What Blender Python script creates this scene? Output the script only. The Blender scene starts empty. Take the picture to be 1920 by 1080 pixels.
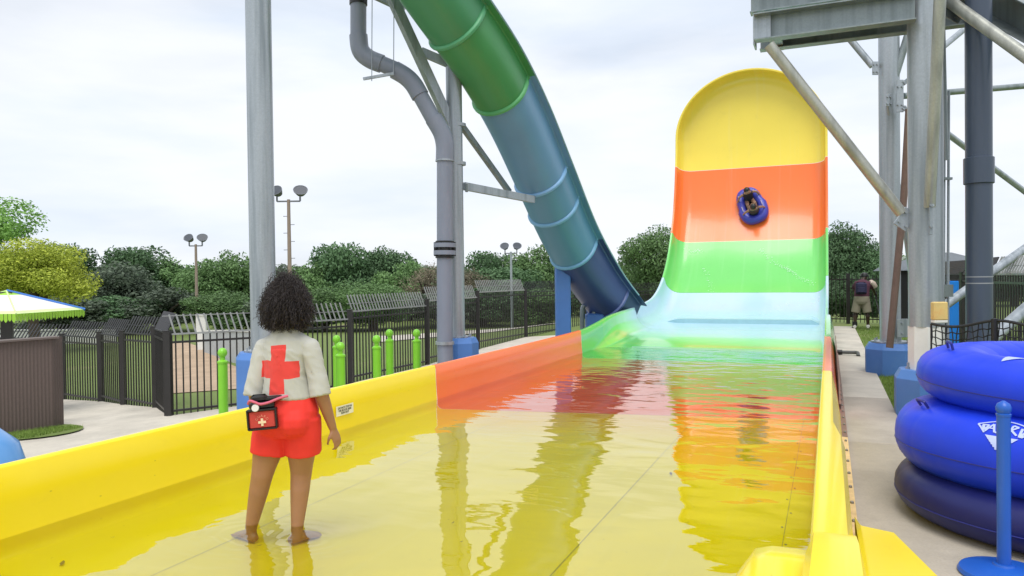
import bpy, math, random
import numpy as np
from mathutils import Vector, Matrix
R = math.radians
random.seed(7); rng = np.random.default_rng(11)
scene = bpy.context.scene
col = scene.collection
# ------------------------------------------------------------------ camera
FPX = 1400.0
CAM = Vector((0, 0, 1.56))
yaw, pitch, roll = R(23.0), R(0.81), R(0.70)
fw = Vector((-math.sin(yaw) * math.cos(pitch), math.cos(yaw) * math.cos(pitch), -math.sin(pitch)))
rt0 = Vector((math.cos(yaw), math.sin(yaw), 0))
up0 = rt0.cross(fw).normalized()
rt = (rt0 * math.cos(roll) - up0 * math.sin(roll)).normalized()
up = (up0 * math.cos(roll) + rt0 * math.sin(roll)).normalized()
cd = bpy.data.cameras.new('camera'); cam = bpy.data.objects.new('camera', cd); col.objects.link(cam)
M = Matrix((rt, up, -fw)).transposed().to_4x4(); M.translation = CAM
cam.matrix_world = M
cd.sensor_width = 36; cd.lens = FPX / 1920 * 36; cd.clip_end = 3000; cd.clip_start = 0.05
scene.camera = cam
# ------------------------------------------------------------------ sky, sun, exposure
SUN_AZ = R(162)      # clockwise from +Y: behind the viewer, to the right
SUN_EL = R(64)
w = bpy.data.worlds.new('World'); scene.world = w; w.use_nodes = True
nt = w.node_tree; nt.nodes.clear()
out = nt.nodes.new('ShaderNodeOutputWorld')
sky = nt.nodes.new('ShaderNodeTexSky'); sky.sky_type = 'NISHITA'; sky.sun_disc = False
sky.sun_elevation = SUN_EL; sky.sun_rotation = SUN_AZ; sky.dust_density = 2.0
bg1 = nt.nodes.new('ShaderNodeBackground'); bg1.inputs[1].default_value = 0.10
nt.links.new(sky.outputs[0], bg1.inputs[0])
bg2 = nt.nodes.new('ShaderNodeBackground'); bg2.inputs[1].default_value = 1.0
tc = nt.nodes.new('ShaderNodeTexCoord')
mp = nt.nodes.new('ShaderNodeMapping'); mp.inputs['Scale'].default_value = (1.0, 1.0, 4.2)
nt.links.new(tc.outputs['Generated'], mp.inputs[0])
n1 = nt.nodes.new('ShaderNodeTexNoise'); n1.inputs['Scale'].default_value = 1.7; n1.inputs['Detail'].default_value = 7; n1.inputs['Roughness'].default_value = 0.5
n1.inputs['Distortion'].default_value = 0.4
nt.links.new(mp.outputs[0], n1.inputs['Vector'])
r1 = nt.nodes.new('ShaderNodeValToRGB'); r1.color_ramp.elements[0].position = 0.34; r1.color_ramp.elements[1].position = 0.52
r1.color_ramp.elements[0].color = (0.80, 0.80, 0.80, 1); r1.color_ramp.elements[1].color = (1, 1, 1, 1)
nt.links.new(n1.outputs[0], r1.inputs[0])
n2 = nt.nodes.new('ShaderNodeTexNoise'); n2.inputs['Scale'].default_value = 2.6; n2.inputs['Detail'].default_value = 8
nt.links.new(mp.outputs[0], n2.inputs['Vector'])
r2 = nt.nodes.new('ShaderNodeValToRGB')
r2.color_ramp.elements[0].position = 0.36; r2.color_ramp.elements[0].color = (0.72, 0.785, 0.885, 1)
r2.color_ramp.elements[1].position = 0.55; r2.color_ramp.elements[1].color = (0.83, 0.86, 0.91, 1)
nt.links.new(n2.outputs[0], r2.inputs[0]); nt.links.new(r2.outputs[0], bg2.inputs[0])
mx = nt.nodes.new('ShaderNodeMixShader')
nt.links.new(r1.outputs[0], mx.inputs[0]); nt.links.new(bg1.outputs[0], mx.inputs[1]); nt.links.new(bg2.outputs[0], mx.inputs[2])
nt.links.new(mx.outputs[0], out.inputs[0])
sl = bpy.data.lights.new('sun', 'SUN'); sl.energy = 2.0; sl.angle = R(34); sl.color = (1.0, 0.96, 0.9)
so = bpy.data.objects.new('sun', sl); col.objects.link(so)
sd = Vector((math.sin(SUN_AZ) * math.cos(SUN_EL), math.cos(SUN_AZ) * math.cos(SUN_EL), math.sin(SUN_EL)))
so.rotation_euler = sd.to_track_quat('Z', 'Y').to_euler(); so.location = (5, -5, 20)
scene.view_settings.view_transform = 'Standard'; scene.view_settings.look = 'None'
scene.view_settings.exposure = 0.25; scene.view_settings.gamma = 1
# ------------------------------------------------------------------ helpers
def ray(px, py):
    return fw + rt * ((px - 960) / FPX) + up * ((540 - py) / FPX)
def P(px, py, d): return CAM + ray(px, py) * d
def PZ(px, py, z):
    r = ray(px, py); return CAM + r * ((z - CAM.z) / r.z)
def terrain(x, y):
    t = min(max((x + 5.0) / 4.8, 0), 1)
    left = -0.55 - 0.06 * min(max(-5 - x, 0), 14) + 0.03 * min(max(y - 16, 0), 13)
    left += 0.2 * 0.6 * max(0, min(1, (y - 11) / 3)) * max(0, min(1, (x + 12.5) / 2))
    h = left * (1 - t) - 0.13 * t
    dist = math.hypot(x, y)
    f = min(max((dist - 30) / 20, 0), 1); f = f * f * (3 - 2 * f)
    return h * (1 - f) - 1.7 * f
def PG(px, d):
    """point on the ground at depth d under pixel column px"""
    q = P(px, 540, d); q.z = terrain(q.x, q.y); return q
def link(o): col.objects.link(o); return o
def tag(o, label=None, cat=None, group=None, kind=None):
    if label: o['label'] = label
    if cat: o['category'] = cat
    if group: o['group'] = group
    if kind: o['kind'] = kind
    return o
def thing(name, label, cat, loc=(0, 0, 0), rz=0, group=None):
    o = link(bpy.data.objects.new(name, None)); o.location = loc; o.rotation_euler = (0, 0, rz)
    o.empty_display_size = 0.1
    return tag(o, label, cat, group)
def copy_tree(o, parent=None):
    c = o.copy(); col.objects.link(c); c.parent = parent
    for ch in o.children: copy_tree(ch, c)
    return c
def wmat(o):
    m = Matrix.Translation(o.location) @ o.rotation_euler.to_matrix().to_4x4()
    return wmat(o.parent) @ m if o.parent else m
class MB:
    def __init__(s): s.v = []; s.f = []; s.mi = []; s.cur = 0
    def add(s, vs, fs):
        b = len(s.v); s.v += [tuple(v) for v in vs]
        for f in fs: s.f.append(tuple(i + b for i in f)); s.mi.append(s.cur)
    def box(s, c, size, rz=0, m=None):
        x, y, z = size[0] / 2, size[1] / 2, size[2] / 2
        vs = [Vector((a * x, b * y, e * z)) for a in (-1, 1) for b in (-1, 1) for e in (-1, 1)]
        q = m if m is not None else Matrix.Rotation(rz, 3, 'Z')
        vs = [q @ v + Vector(c) for v in vs]
        s.add(vs, [(0, 1, 3, 2), (4, 6, 7, 5), (0, 4, 5, 1), (2, 3, 7, 6), (0, 2, 6, 4), (1, 5, 7, 3)])
    def bbox(s, c, size, bev, rz=0, m=None):
        """box with chamfered edges"""
        x, y, z = size[0] / 2, size[1] / 2, size[2] / 2
        q = m if m is not None else Matrix.Rotation(rz, 3, 'Z')
        prof = [(x, y - bev), (x - bev, y), (-x + bev, y), (-x, y - bev), (-x, -y + bev), (-x + bev, -y), (x - bev, -y), (x, -y + bev)]
        def ring(k, zz): return [Vector((a - math.copysign(k, a), b - math.copysign(k, b), zz)) for a, b in prof]
        rs = [ring(bev, -z), ring(0, -z + bev), ring(0, z - bev), ring(bev, z)]
        vs = [q @ v + Vector(c) for r_ in rs for v in r_]
        fs = [tuple(range(7, -1, -1)), tuple(range(24, 32))]
        for k in range(3):
            for i in range(8):
                j = (i + 1) % 8; fs.append((k * 8 + i, k * 8 + j, k * 8 + 8 + j, k * 8 + 8 + i))
        s.add(vs, fs)
    def bar(s, a, b, wd, ht, upv=(0, 0, 1)):
        """box beam from a to b"""
        a = Vector(a); b = Vector(b); t = (b - a); L = t.length; t.normalize()
        u = Vector(upv); sx = t.cross(u)
        if sx.length < 1e-3: sx = t.cross(Vector((1, 0, 0)))
        sx.normalize(); u = sx.cross(t)
        m = Matrix((t, sx, u)).transposed()
        s.box((a + b) / 2, (L, wd, ht), m=m)
    def tube(s, pts, r, n=12, caps=True, closed=False):
        pts = [Vector(p) for p in pts]; N = len(pts)
        rr = r if isinstance(r, (list, tuple)) else [r] * N
        prev = None; vs = []
        for i, p in enumerate(pts):
            if closed: t = pts[(i + 1) % N] - pts[i - 1]
            else: t = pts[min(i + 1, N - 1)] - pts[max(i - 1, 0)]
            t.normalize()
            if prev is None:
                a = t.cross(Vector((0, 0, 1)))
                if a.length < 1e-3: a = t.cross(Vector((0, 1, 0)))
                a.normalize()
            else:
                a = (prev - t * prev.dot(t))
                a.normalize()
            prev = a; b = t.cross(a)
            for k in range(n):
                th = 2 * math.pi * k / n
                vs.append(p + (a * math.cos(th) + b * math.sin(th)) * rr[i])
        fs = []
        for i in range(N if closed else N - 1):
            i2 = (i + 1) % N
            for k in range(n):
                k2 = (k + 1) % n
                fs.append((i * n + k, i * n + k2, i2 * n + k2, i2 * n + k))
        if caps and not closed:
            fs.append(tuple(range(n - 1, -1, -1))); fs.append(tuple((N - 1) * n + k for k in range(n)))
        s.add(vs, fs)
    def cyl(s, a, b, r, n=16): s.tube([a, b], r, n)
    def lathe(s, prof, c=(0, 0, 0), n=24, sx=1, sy=1, rz=0):
        """prof: (r,z) bottom to top"""
        c = Vector(c); vs = []; q = Matrix.Rotation(rz, 3, 'Z')
        for r, z in prof:
            for k in range(n):
                th = 2 * math.pi * k / n
                vs.append(q @ Vector((r * math.cos(th) * sx, r * math.sin(th) * sy, z)) + c)
        fs = []
        for i in range(len(prof) - 1):
            for k in range(n):
                k2 = (k + 1) % n; fs.append((i * n + k, i * n + k2, (i + 1) * n + k2, (i + 1) * n + k))
        if prof[0][0] > 1e-4: fs.append(tuple(range(n - 1, -1, -1)))
        if prof[-1][0] > 1e-4: fs.append(tuple((len(prof) - 1) * n + k for k in range(n)))
        s.add(vs, fs)
    def loft(s, pts, rad, xd=None, n=16):
        """elliptic limb: rad[i]=(ra,rb); ra along xd-ish"""
        pts = [Vector(p) for p in pts]; N = len(pts); vs = []
        for i, p in enumerate(pts):
            t = pts[min(i + 1, N - 1)] - pts[max(i - 1, 0)]; t.normalize()
            x = Vector(xd) if xd is not None else Vector((1, 0, 0))
            x = x - t * x.dot(t)
            if x.length < 1e-3: x = t.cross(Vector((0, 0, 1)))
            x.normalize(); y = t.cross(x)
            ra, rb = rad[i] if isinstance(rad[i], tuple) else (rad[i], rad[i])
            for k in range(n):
                th = 2 * math.pi * k / n; vs.append(p + x * math.cos(th) * ra + y * math.sin(th) * rb)
        fs = [tuple(range(n - 1, -1, -1)), tuple((N - 1) * n + k for k in range(n))]
        for i in range(N - 1):
            for k in range(n):
                k2 = (k + 1) % n; fs.append((i * n + k, i * n + k2, (i + 1) * n + k2, (i + 1) * n + k))
        s.add(vs, fs)
    def ball(s, c, r, n=12, sc=(1, 1, 1)):
        m = n // 2; vs = [];c = Vector(c)
        for i in range(1, m):
            ph = math.pi * i / m
            for k in range(n):
                th = 2 * math.pi * k / n
                vs.append(c + Vector((r * sc[0] * math.sin(ph) * math.cos(th), r * sc[1] * math.sin(ph) * math.sin(th), r * sc[2] * math.cos(ph))))
        vs.append(c + Vector((0, 0, r * sc[2]))); vs.append(c - Vector((0, 0, r * sc[2])))
        fs = []
        for i in range(m - 2):
            for k in range(n):
                k2 = (k + 1) % n; fs.append((i * n + k, (i + 1) * n + k, (i + 1) * n + k2, i * n + k2))
        T = len(vs) - 2
        for k in range(n):
            k2 = (k + 1) % n; fs.append((k, k2, T)); fs.append(((m - 2) * n + k2, (m - 2) * n + k, T + 1))
        s.add(vs, fs)
    def grid(s, rows, closed=False):
        n = len(rows[0]); vs = [p for r_ in rows for p in r_]; fs = []
        for i in range(len(rows) - 1):
            for k in range(n if closed else n - 1):
                k2 = (k + 1) % n; fs.append((i * n + k, i * n + k2, (i + 1) * n + k2, (i + 1) * n + k))
        s.add(vs, fs)
    def mesh(s, name, mats, inv=None, smooth=True, ang=38):
        me = bpy.data.meshes.new(name)
        vs = [inv @ Vector(v) for v in s.v] if inv is not None else s.v
        me.from_pydata([tuple(v) for v in vs], [], s.f)
        for m in (mats if isinstance(mats, (list, tuple)) else [mats]): me.materials.append(m)
        if any(s.mi): me.polygons.foreach_set('material_index', s.mi)
        if smooth:
            me.shade_smooth(); me.set_sharp_from_angle(angle=R(ang))
        me.update(); return me
    def build(s, name, mats, parent=None, world=True, smooth=True, ang=38):
        inv = wmat(parent).inverted() if (parent is not None and world) else None
        me = s.mesh(name, mats, inv, smooth, ang)
        o = link(bpy.data.objects.new(name, me)); o.parent = parent
        return o
def catmull(pts, n=8):
    pts = [Vector(p) for p in pts]; out = []
    for i in range(len(pts) - 1):
        p0 = pts[max(i - 1, 0)]; p1 = pts[i]; p2 = pts[i + 1]; p3 = pts[min(i + 2, len(pts) - 1)]
        for k in range(n):
            t = k / n
            out.append(0.5 * ((2 * p1) + (p2 - p0) * t + (2 * p0 - 5 * p1 + 4 * p2 - p3) * t * t + (3 * p1 - p0 - 3 * p2 + p3) * t ** 3))
    out.append(pts[-1]); return out
# ------------------------------------------------------------------ materials
def newmat(name):
    m = bpy.data.materials.new(name); m.use_nodes = True
    nt = m.node_tree; return m, nt, nt.nodes['Principled BSDF']
def N(nt, t, **kw):
    n = nt.nodes.new(t)
    for k, v in kw.items():
        if k in n.inputs: n.inputs[k].default_value = v
        else: setattr(n, k, v)
    return n
def mixcol(nt, fac, a, b):
    m = nt.nodes.new('ShaderNodeMix'); m.data_type = 'RGBA'
    for i, v in ((0, fac), (6, a), (7, b)):
        if isinstance(v, (int, float)): m.inputs[i].default_value = v
        elif isinstance(v, (tuple, list)): m.inputs[i].default_value = (*v[:3], 1)
        else: nt.links.new(v, m.inputs[i])
    return m.outputs[2]
def ramp(nt, src, p0, p1, c0=(0, 0, 0), c1=(1, 1, 1)):
    r = nt.nodes.new('ShaderNodeValToRGB'); e = r.color_ramp.elements
    e[0].position = p0; e[1].position = p1; e[0].color = (*c0, 1); e[1].color = (*c1, 1)
    nt.links.new(src, r.inputs[0]); return r.outputs[0]
def coords(nt, scale=(1, 1, 1), kind='Object'):
    tc = nt.nodes.new('ShaderNodeTexCoord'); mp = nt.nodes.new('ShaderNodeMapping'); mp.inputs['Scale'].default_value = scale
    nt.links.new(tc.outputs[kind], mp.inputs[0]); return mp.outputs[0]
def geo_pos(nt, scale=(1, 1, 1)):
    g = nt.nodes.new('ShaderNodeNewGeometry'); mp = nt.nodes.new('ShaderNodeMapping'); mp.inputs['Scale'].default_value = scale
    nt.links.new(g.outputs['Position'], mp.inputs[0]); return mp.outputs[0]
def pm(name, c, rough=0.5, metal=0.0, var=0.12, scale=6.0, bump=0.0, bscale=60.0, coat=0.0, dirt=None, dirtamt=0.5, stretch=(1, 1, 1), spec=0.5):
    m, nt, b = newmat(name)
    co = coords(nt, stretch)
    n = N(nt, 'ShaderNodeTexNoise', Scale=scale, Detail=6.0); nt.links.new(co, n.inputs['Vector'])
    lo = tuple(x * (1 - var) for x in c); hi = tuple(min(x * (1 + var), 1) for x in c)
    colr = mixcol(nt, n.outputs[0], lo, hi)
    if dirt:
        n3 = N(nt, 'ShaderNodeTexNoise', Scale=scale * 0.45, Detail=8.0, Roughness=0.7); nt.links.new(co, n3.inputs['Vector'])
        colr = mixcol(nt, ramp(nt, n3.outputs[0], 0.52, 0.72, (0, 0, 0), (dirtamt,) * 3), colr, dirt)
    nt.links.new(colr, b.inputs['Base Color'])
    rr = nt.nodes.new('ShaderNodeMapRange'); rr.inputs[3].default_value = max(rough - 0.08, 0.02); rr.inputs[4].default_value = rough + 0.1
    nt.links.new(n.outputs[0], rr.inputs[0]); nt.links.new(rr.outputs[0], b.inputs['Roughness'])
    b.inputs['Metallic'].default_value = metal; b.inputs['Coat Weight'].default_value = coat; b.inputs['Coat Roughness'].default_value = 0.08
    b.inputs['Specular IOR Level'].default_value = spec
    if bump:
        n4 = N(nt, 'ShaderNodeTexNoise', Scale=bscale, Detail=4.0); nt.links.new(co, n4.inputs['Vector'])
        bp = N(nt, 'ShaderNodeBump', Strength=bump, Distance=0.02); nt.links.new(n4.outputs[0], bp.inputs['Height']); nt.links.new(bp.outputs[0], b.inputs['Normal'])
    return m
def gel(name, c, rough=0.24, streak=0.06):
    """glossy fibreglass gelcoat with faint long water streaks"""
    m, nt, b = newmat(name)
    g = geo_pos(nt)
    n = N(nt, 'ShaderNodeTexNoise', Scale=0.8, Detail=5.0); nt.links.new(g, n.inputs['Vector'])
    base = mixcol(nt, n.outputs[0], tuple(x * 0.93 for x in c), tuple(min(1, x * 1.06) for x in c))
    g2 = geo_pos(nt, (5.0, 0.25, 0.22))
    n2 = N(nt, 'ShaderNodeTexNoise', Scale=1.0, Detail=6.0, Roughness=0.6); nt.links.new(g2, n2.inputs['Vector'])
    base = mixcol(nt, ramp(nt, n2.outputs[0], 0.55, 0.75, (0, 0, 0), (streak,) * 3), base, (0.9, 0.92, 0.9))
    n5 = N(nt, 'ShaderNodeTexNoise', Scale=1.0, Detail=9.0, Roughness=0.75); nt.links.new(geo_pos(nt, (3.0, 1.6, 3.5)), n5.inputs['Vector'])
    base = mixcol(nt, ramp(nt, n5.outputs[0], 0.56, 0.74, (0, 0, 0), (0.28,) * 3), base, tuple(x * 0.72 + 0.02 for x in c))
    v5 = N(nt, 'ShaderNodeTexVoronoi', Scale=9.0); nt.links.new(geo_pos(nt, (1, 0.6, 1)), v5.inputs['Vector'])
    base = mixcol(nt, ramp(nt, v5.outputs['Distance'], 0.03, 0.06, (0.55,) * 3, (0, 0, 0)), base, tuple(x * 0.5 + 0.02 for x in c))
    nt.links.new(base, b.inputs['Base Color'])
    b.inputs['Roughness'].default_value = rough; b.inputs['Coat Weight'].default_value = 0.15; b.inputs['Coat Roughness'].default_value = 0.06
    n3 = N(nt, 'ShaderNodeTexNoise', Scale=2.2, Detail=2.0); nt.links.new(g, n3.inputs['Vector'])
    bp = N(nt, 'ShaderNodeBump', Strength=0.12, Distance=0.03); nt.links.new(n3.outputs[0], bp.inputs['Height']); nt.links.new(bp.outputs[0], b.inputs['Normal'])
    return m
YEL = (0.92, 0.715, 0.008); ORG = (0.95, 0.195, 0.040); GRN = (0.17, 0.62, 0.15); BLU = (0.44, 0.66, 0.79)
M_yel = gel('yellow_gelcoat', YEL); M_org = gel('orange_gelcoat', ORG); M_grn = gel('green_gelcoat', GRN); M_blu = gel('pale_blue_gelcoat', BLU)
M_yel2 = gel('pale_yellow_gelcoat', (0.92, 0.72, 0.09))
M_seam = pm('seam_sealant', (0.30, 0.24, 0.06), 0.7)
M_bolt = pm('bolt_steel', (0.25, 0.24, 0.22), 0.5, 0.6)
M_cream = pm('raw_fibreglass_edge', (0.72, 0.52, 0.25), 0.6, 0, 0.25, 12, 0.4, 30, dirt=(0.35, 0.22, 0.1), dirtamt=0.6)
M_redraw = pm('raw_red_fibreglass', (0.21, 0.125, 0.095), 0.6, 0, 0.3, 10, 0.3, 30, dirt=(0.45, 0.30, 0.2), dirtamt=0.6)
def galv_mat(name, c=(0.38, 0.42, 0.46), dirt=(0.20, 0.235, 0.26)):
    m, nt, b = newmat(name)
    co = geo_pos(nt)
    v = N(nt, 'ShaderNodeTexVoronoi', Scale=55.0); nt.links.new(co, v.inputs['Vector'])
    c1 = mixcol(nt, v.outputs['Color'], tuple(x * 0.93 for x in c), tuple(x * 1.07 for x in c))
    n = N(nt, 'ShaderNodeTexNoise', Scale=1.0, Detail=5.0, Roughness=0.5); nt.links.new(geo_pos(nt, (9, 9, 0.45)), n.inputs['Vector'])
    c2 = mixcol(nt, ramp(nt, n.outputs[0], 0.46, 0.68, (0, 0, 0), (0.75, 0.75, 0.75)), c1, dirt)
    nt.links.new(c2, b.inputs['Base Color']); b.inputs['Metallic'].default_value = 0.42; b.inputs['Roughness'].default_value = 0.38
    return m
M_galv = galv_mat('galvanised_steel')
M_galvd = galv_mat('dull_galvanised_steel', (0.26, 0.30, 0.31), (0.16, 0.19, 0.19))
M_galvy = galv_mat('yellowed_galvanised_tube', (0.41, 0.42, 0.38), (0.24, 0.25, 0.23))
M_rust = pm('rusty_brown_tube', (0.155, 0.10, 0.078), 0.55, 0.2, 0.3, 8, 0.3, 60)
M_pvc = pm('grey_plastic_pipe', (0.21, 0.235, 0.30), 0.38, 0, 0.10, 3, dirt=(0.32, 0.34, 0.40), dirtamt=0.35, stretch=(3, 3, 0.6))
M_pvcd = pm('dark_grey_pipe', (0.055, 0.075, 0.115), 0.33, 0, 0.15, 3, dirt=(0.13, 0.15, 0.19), dirtamt=0.4, stretch=(3, 3, 0.4))
M_black = pm('black_paint', (0.012, 0.012, 0.013), 0.4, 0, 0.3, 4)
M_fence = pm('black_fence_paint', (0.024, 0.022, 0.022), 0.4, 0, 0.3, 4)
M_spike = pm('weathered_spike_paint', (0.30, 0.31, 0.31), 0.5, 0.1, 0.4, 2)
M_spiked = pm('dark_spike_paint', (0.035, 0.036, 0.04), 0.45, 0.1, 0.4, 2)
M_pad = pm('blue_vinyl_pad', (0.075, 0.20, 0.52), 0.5, 0, 0.14, 3, 0.15, 12, dirt=(0.12, 0.25, 0.48), dirtamt=0.5)
M_white = pm('white_paint', (0.72, 0.72, 0.70), 0.5, 0, 0.08, 5, dirt=(0.5, 0.48, 0.43), dirtamt=0.35)
M_lime = pm('lime_paint', (0.22, 0.60, 0.03), 0.35, 0, 0.10, 4, coat=0.2)
M_conc = None
def conc_mat(name, c, jsc=None):
    m, nt, b = newmat(name); g = geo_pos(nt)
    n = N(nt, 'ShaderNodeTexNoise', Scale=1.3, Detail=9.0, Roughness=0.68); nt.links.new(g, n.inputs['Vector'])
    n2 = N(nt, 'ShaderNodeTexNoise', Scale=70.0, Detail=4.0); nt.links.new(g, n2.inputs['Vector'])
    a = mixcol(nt, ramp(nt, n.outputs[0], 0.3, 0.7), tuple(x * 0.72 for x in c), tuple(x * 1.12 for x in c))
    a = mixcol(nt, ramp(nt, n2.outputs[0], 0.4, 0.7, (0, 0, 0), (0.35,) * 3), a, tuple(x * 0.7 for x in c))
    nt.links.new(a, b.inputs['Base Color']); b.inputs['Roughness'].default_value = 0.85
    bp = N(nt, 'ShaderNodeBump', Strength=0.35, Distance=0.01); nt.links.new(n2.outputs[0], bp.inputs['Height']); nt.links.new(bp.outputs[0], b.inputs['Normal'])
    return m
M_conc = conc_mat('brushed_concrete', (0.44, 0.395, 0.335)); M_concw = conc_mat('pale_concrete', (0.60, 0.555, 0.475)); M_dirt = conc_mat('bare_dirt', (0.46, 0.335, 0.225))
def ground_mat():
    m, nt, b = newmat('grass_ground'); g = geo_pos(nt)
    n = N(nt, 'ShaderNodeTexNoise', Scale=0.35, Detail=8.0, Roughness=0.65); nt.links.new(g, n.inputs['Vector'])
    n2 = N(nt, 'ShaderNodeTexNoise', Scale=14.0, Detail=5.0); nt.links.new(g, n2.inputs['Vector'])
    a = mixcol(nt, n.outputs[0], (0.10, 0.15, 0.035), (0.20, 0.24, 0.065))
    a = mixcol(nt, ramp(nt, n2.outputs[0], 0.35, 0.75), a, (0.13, 0.20, 0.04))
    a = mixcol(nt, ramp(nt, n.outputs[0], 0.58, 0.70, (0, 0, 0), (0.6,) * 3), a, (0.30, 0.25, 0.14))
    nt.links.new(a, b.inputs['Base Color']); b.inputs['Roughness'].default_value = 0.9
    bp = N(nt, 'ShaderNodeBump', Strength=0.8, Distance=0.04); nt.links.new(n2.outputs[0], bp.inputs['Height']); nt.links.new(bp.outputs[0], b.inputs['Normal'])
    return m
M_ground = ground_mat()
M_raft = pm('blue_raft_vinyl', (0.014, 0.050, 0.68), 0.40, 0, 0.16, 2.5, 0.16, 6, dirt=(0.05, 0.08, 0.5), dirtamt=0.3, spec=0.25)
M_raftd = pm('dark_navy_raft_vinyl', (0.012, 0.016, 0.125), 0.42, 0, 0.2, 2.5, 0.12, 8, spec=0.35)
M_rafts = pm('raft_seam', (0.012, 0.018, 0.22), 0.4)
M_post = pm('blue_plastic_post', (0.012, 0.10, 0.50), 0.35, 0, 0.12, 5, dirt=(0.04, 0.16, 0.5), dirtamt=0.4)
M_print = pm('white_print', (0.45, 0.53, 0.86), 0.5, 0, 0.1, 20)
# ------------------------------------------------------------------ ground
def ground():
    m = MB(); xs = []; 
    def axis(lo, hi, a, b, st):
        o = [lo, lo * 0.6 + a * 0.4, lo * 0.3 + a * 0.7, lo * .12 + a * .88]; v = a
        while v < b: o.append(v); v += st
        o += [b, hi * .12 + b * .88, hi * 0.3 + b * 0.7, hi * 0.6 + b * 0.4, hi]; return o
    X = axis(-900, 900, -60, 40, 1.0); Y = axis(-60, 1400, -8, 75, 1.0)
    rows = []
    for y in Y:
        rows.append([(x, y, terrain(x, y) if -7 < 0 else 0) for x in X])
    m.grid(rows)
    o = m.build('ground', M_ground); tag(o, kind='structure')
ground()
def sheet(name, poly, mat, dz, step=0.6, kind='structure'):
    """plan polygon draped on the terrain"""
    xs = [p[0] for p in poly]; ys = [p[1] for p in poly]
    import bmesh
    bm = bmesh.new(); vs = [bm.verts.new((p[0], p[1], 0)) for p in poly]; bm.faces.new(vs)
    x = math.floor(min(xs)) + step
    while x < max(xs):
        g = bm.verts[:] + bm.edges[:] + bm.faces[:]
        bmesh.ops.bisect_plane(bm, geom=g, plane_co=(x, 0, 0), plane_no=(1, 0, 0)); x += step
    y = math.floor(min(ys)) + step
    while y < max(ys):
        g = bm.verts[:] + bm.edges[:] + bm.faces[:]
        bmesh.ops.bisect_plane(bm, geom=g, plane_co=(0, y, 0), plane_no=(0, 1, 0)); y += step
    for v in bm.verts: v.co.z = terrain(v.co.x, v.co.y) + dz
    bmesh.ops.recalc_face_normals(bm, faces=bm.faces[:])
    for f in bm.faces:
        if f.normal.z < 0: f.normal_flip()
    me = bpy.data.meshes.new(name); bm.to_mesh(me); bm.free(); me.materials.append(mat)
    o = link(bpy.data.objects.new(name, me)); tag(o, kind=kind); return o
FP = [PG(a, d) for a, d in ((-150, 19.5), (-20, 18.8), (115, 18.0), (185, 17.0), (228, 16.0), (288, 15.1), (311, 13.7))]       # left fence posts
FM = [PG(a, d) for a, d in ((314, 13.66), (478, 14.6), (655, 16.2), (800, 19.2), (895, 22.2), (985, 25.2), (1062, 28.0), (1240, 33.0), (1420, 33.0))]
pl = [(p.x, p.y) for p in FP] + [(p.x, p.y) for p in FM[1:6]] + [(-5.3, 24), (-5.3, 2.0), (-14, -2), (-24, 4)]
sheet('patio', pl, M_concw, 0.02)
# dirt and pale path beyond the fence
def pgz(px, py, z): q = PZ(px, py, z); return (q.x, q.y)
sheet('dirt_path', [pgz(310, 738, -1.1), pgz(300, 645, -1.3), pgz(345, 640, -1.3), pgz(455, 690, -1.15), pgz(520, 735, -1.1)], M_dirt, 0.02)
sheet('far_path', [pgz(700, 640, -.9), pgz(700, 622, -.9), pgz(1040, 615, -.9), pgz(1045, 632, -.9)], M_concw, 0.03)
# right walkway and deck
def slab(name, x0, x1, y0, y1, z, mat, joints=()):
    m = MB(); m.bbox(((x0 + x1) / 2, (y0 + y1) / 2, z - 0.15), (x1 - x0, y1 - y0, 0.3), 0.012)
    o = m.build(name, mat); tag(o, kind='structure'); return o
for k in range(6):
    slab('walkway', 0.13, 0.72, 8.02 + k * 2.9, 8.02 + (k + 1) * 2.9 - 0.012, -0.085, M_concw if k else M_conc)
slab('deck', 0.131, 2.0, -3.0, 4.55, -0.09, M_conc); slab('deck', 2.012, 7.0, -3.0, 4.55, -0.091, M_conc)
slab('deck', 0.131, 2.0, 4.562, 8.008, -0.089, M_conc); slab('deck', 2.012, 7.0, 4.562, 7.2, -0.09, M_conc)
slab('deck', -9.0, 0.119, -3.0, 1.05, -0.092, M_conc)
# ------------------------------------------------------------------ the big rainbow slide
XC, W = -2.375, 2.275
ctrl = [(1.3, -.12), (4, -.12), (8, -.12), (12, -.12), (14.6, -.10), (15.8, -.02), (17.1, .10), (19.0, .17), (20.6, .26), (21.7, .40), (22.7, .72), (23.6, 1.22),
        (24.4, 1.95), (25.05, 2.85), (25.5, 3.75), (25.85, 5.0), (26.0, 6.3), (26.05, 8.8)]
prof = [(p.x, p.y) for p in catmull([(a, b, 0) for a, b in ctrl], 10)]
S = [0]
for i in range(1, len(prof)): S.append(S[-1] + math.hypot(prof[i][0] - prof[i - 1][0], prof[i][1] - prof[i - 1][1]))
def at_s(s):
    s = min(max(s, 0), S[-1] - 1e-6)
    i = int(np.searchsorted(S, s)); i = min(max(i, 1), len(S) - 1)
    t = (s - S[i - 1]) / (S[i] - S[i - 1])
    y = prof[i - 1][0] * (1 - t) + prof[i][0] * t; z = prof[i - 1][1] * (1 - t) + prof[i][1] * t
    j0 = max(i - 2, 0); j1 = min(i + 1, len(prof) - 1)
    dy = prof[j1][0] - prof[j0][0]; dz = prof[j1][1] - prof[j0][1]; L = math.hypot(dy, dz)
    return y, z, (-dz / L, dy / L)      # normal (y,z) towards the rider
def s_of_y(y): return float(np.interp(y, [p[0] for p in prof], S))
def s_of_z(z):
    return float(np.interp(z, [p[1] for p in prof[40:]], S[40:]))
Wt = 2.275
Dfl = 0.56
SA = s_of_z(8.18) - 2.0 - 0.05      # centre of the arch, arc-length
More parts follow.
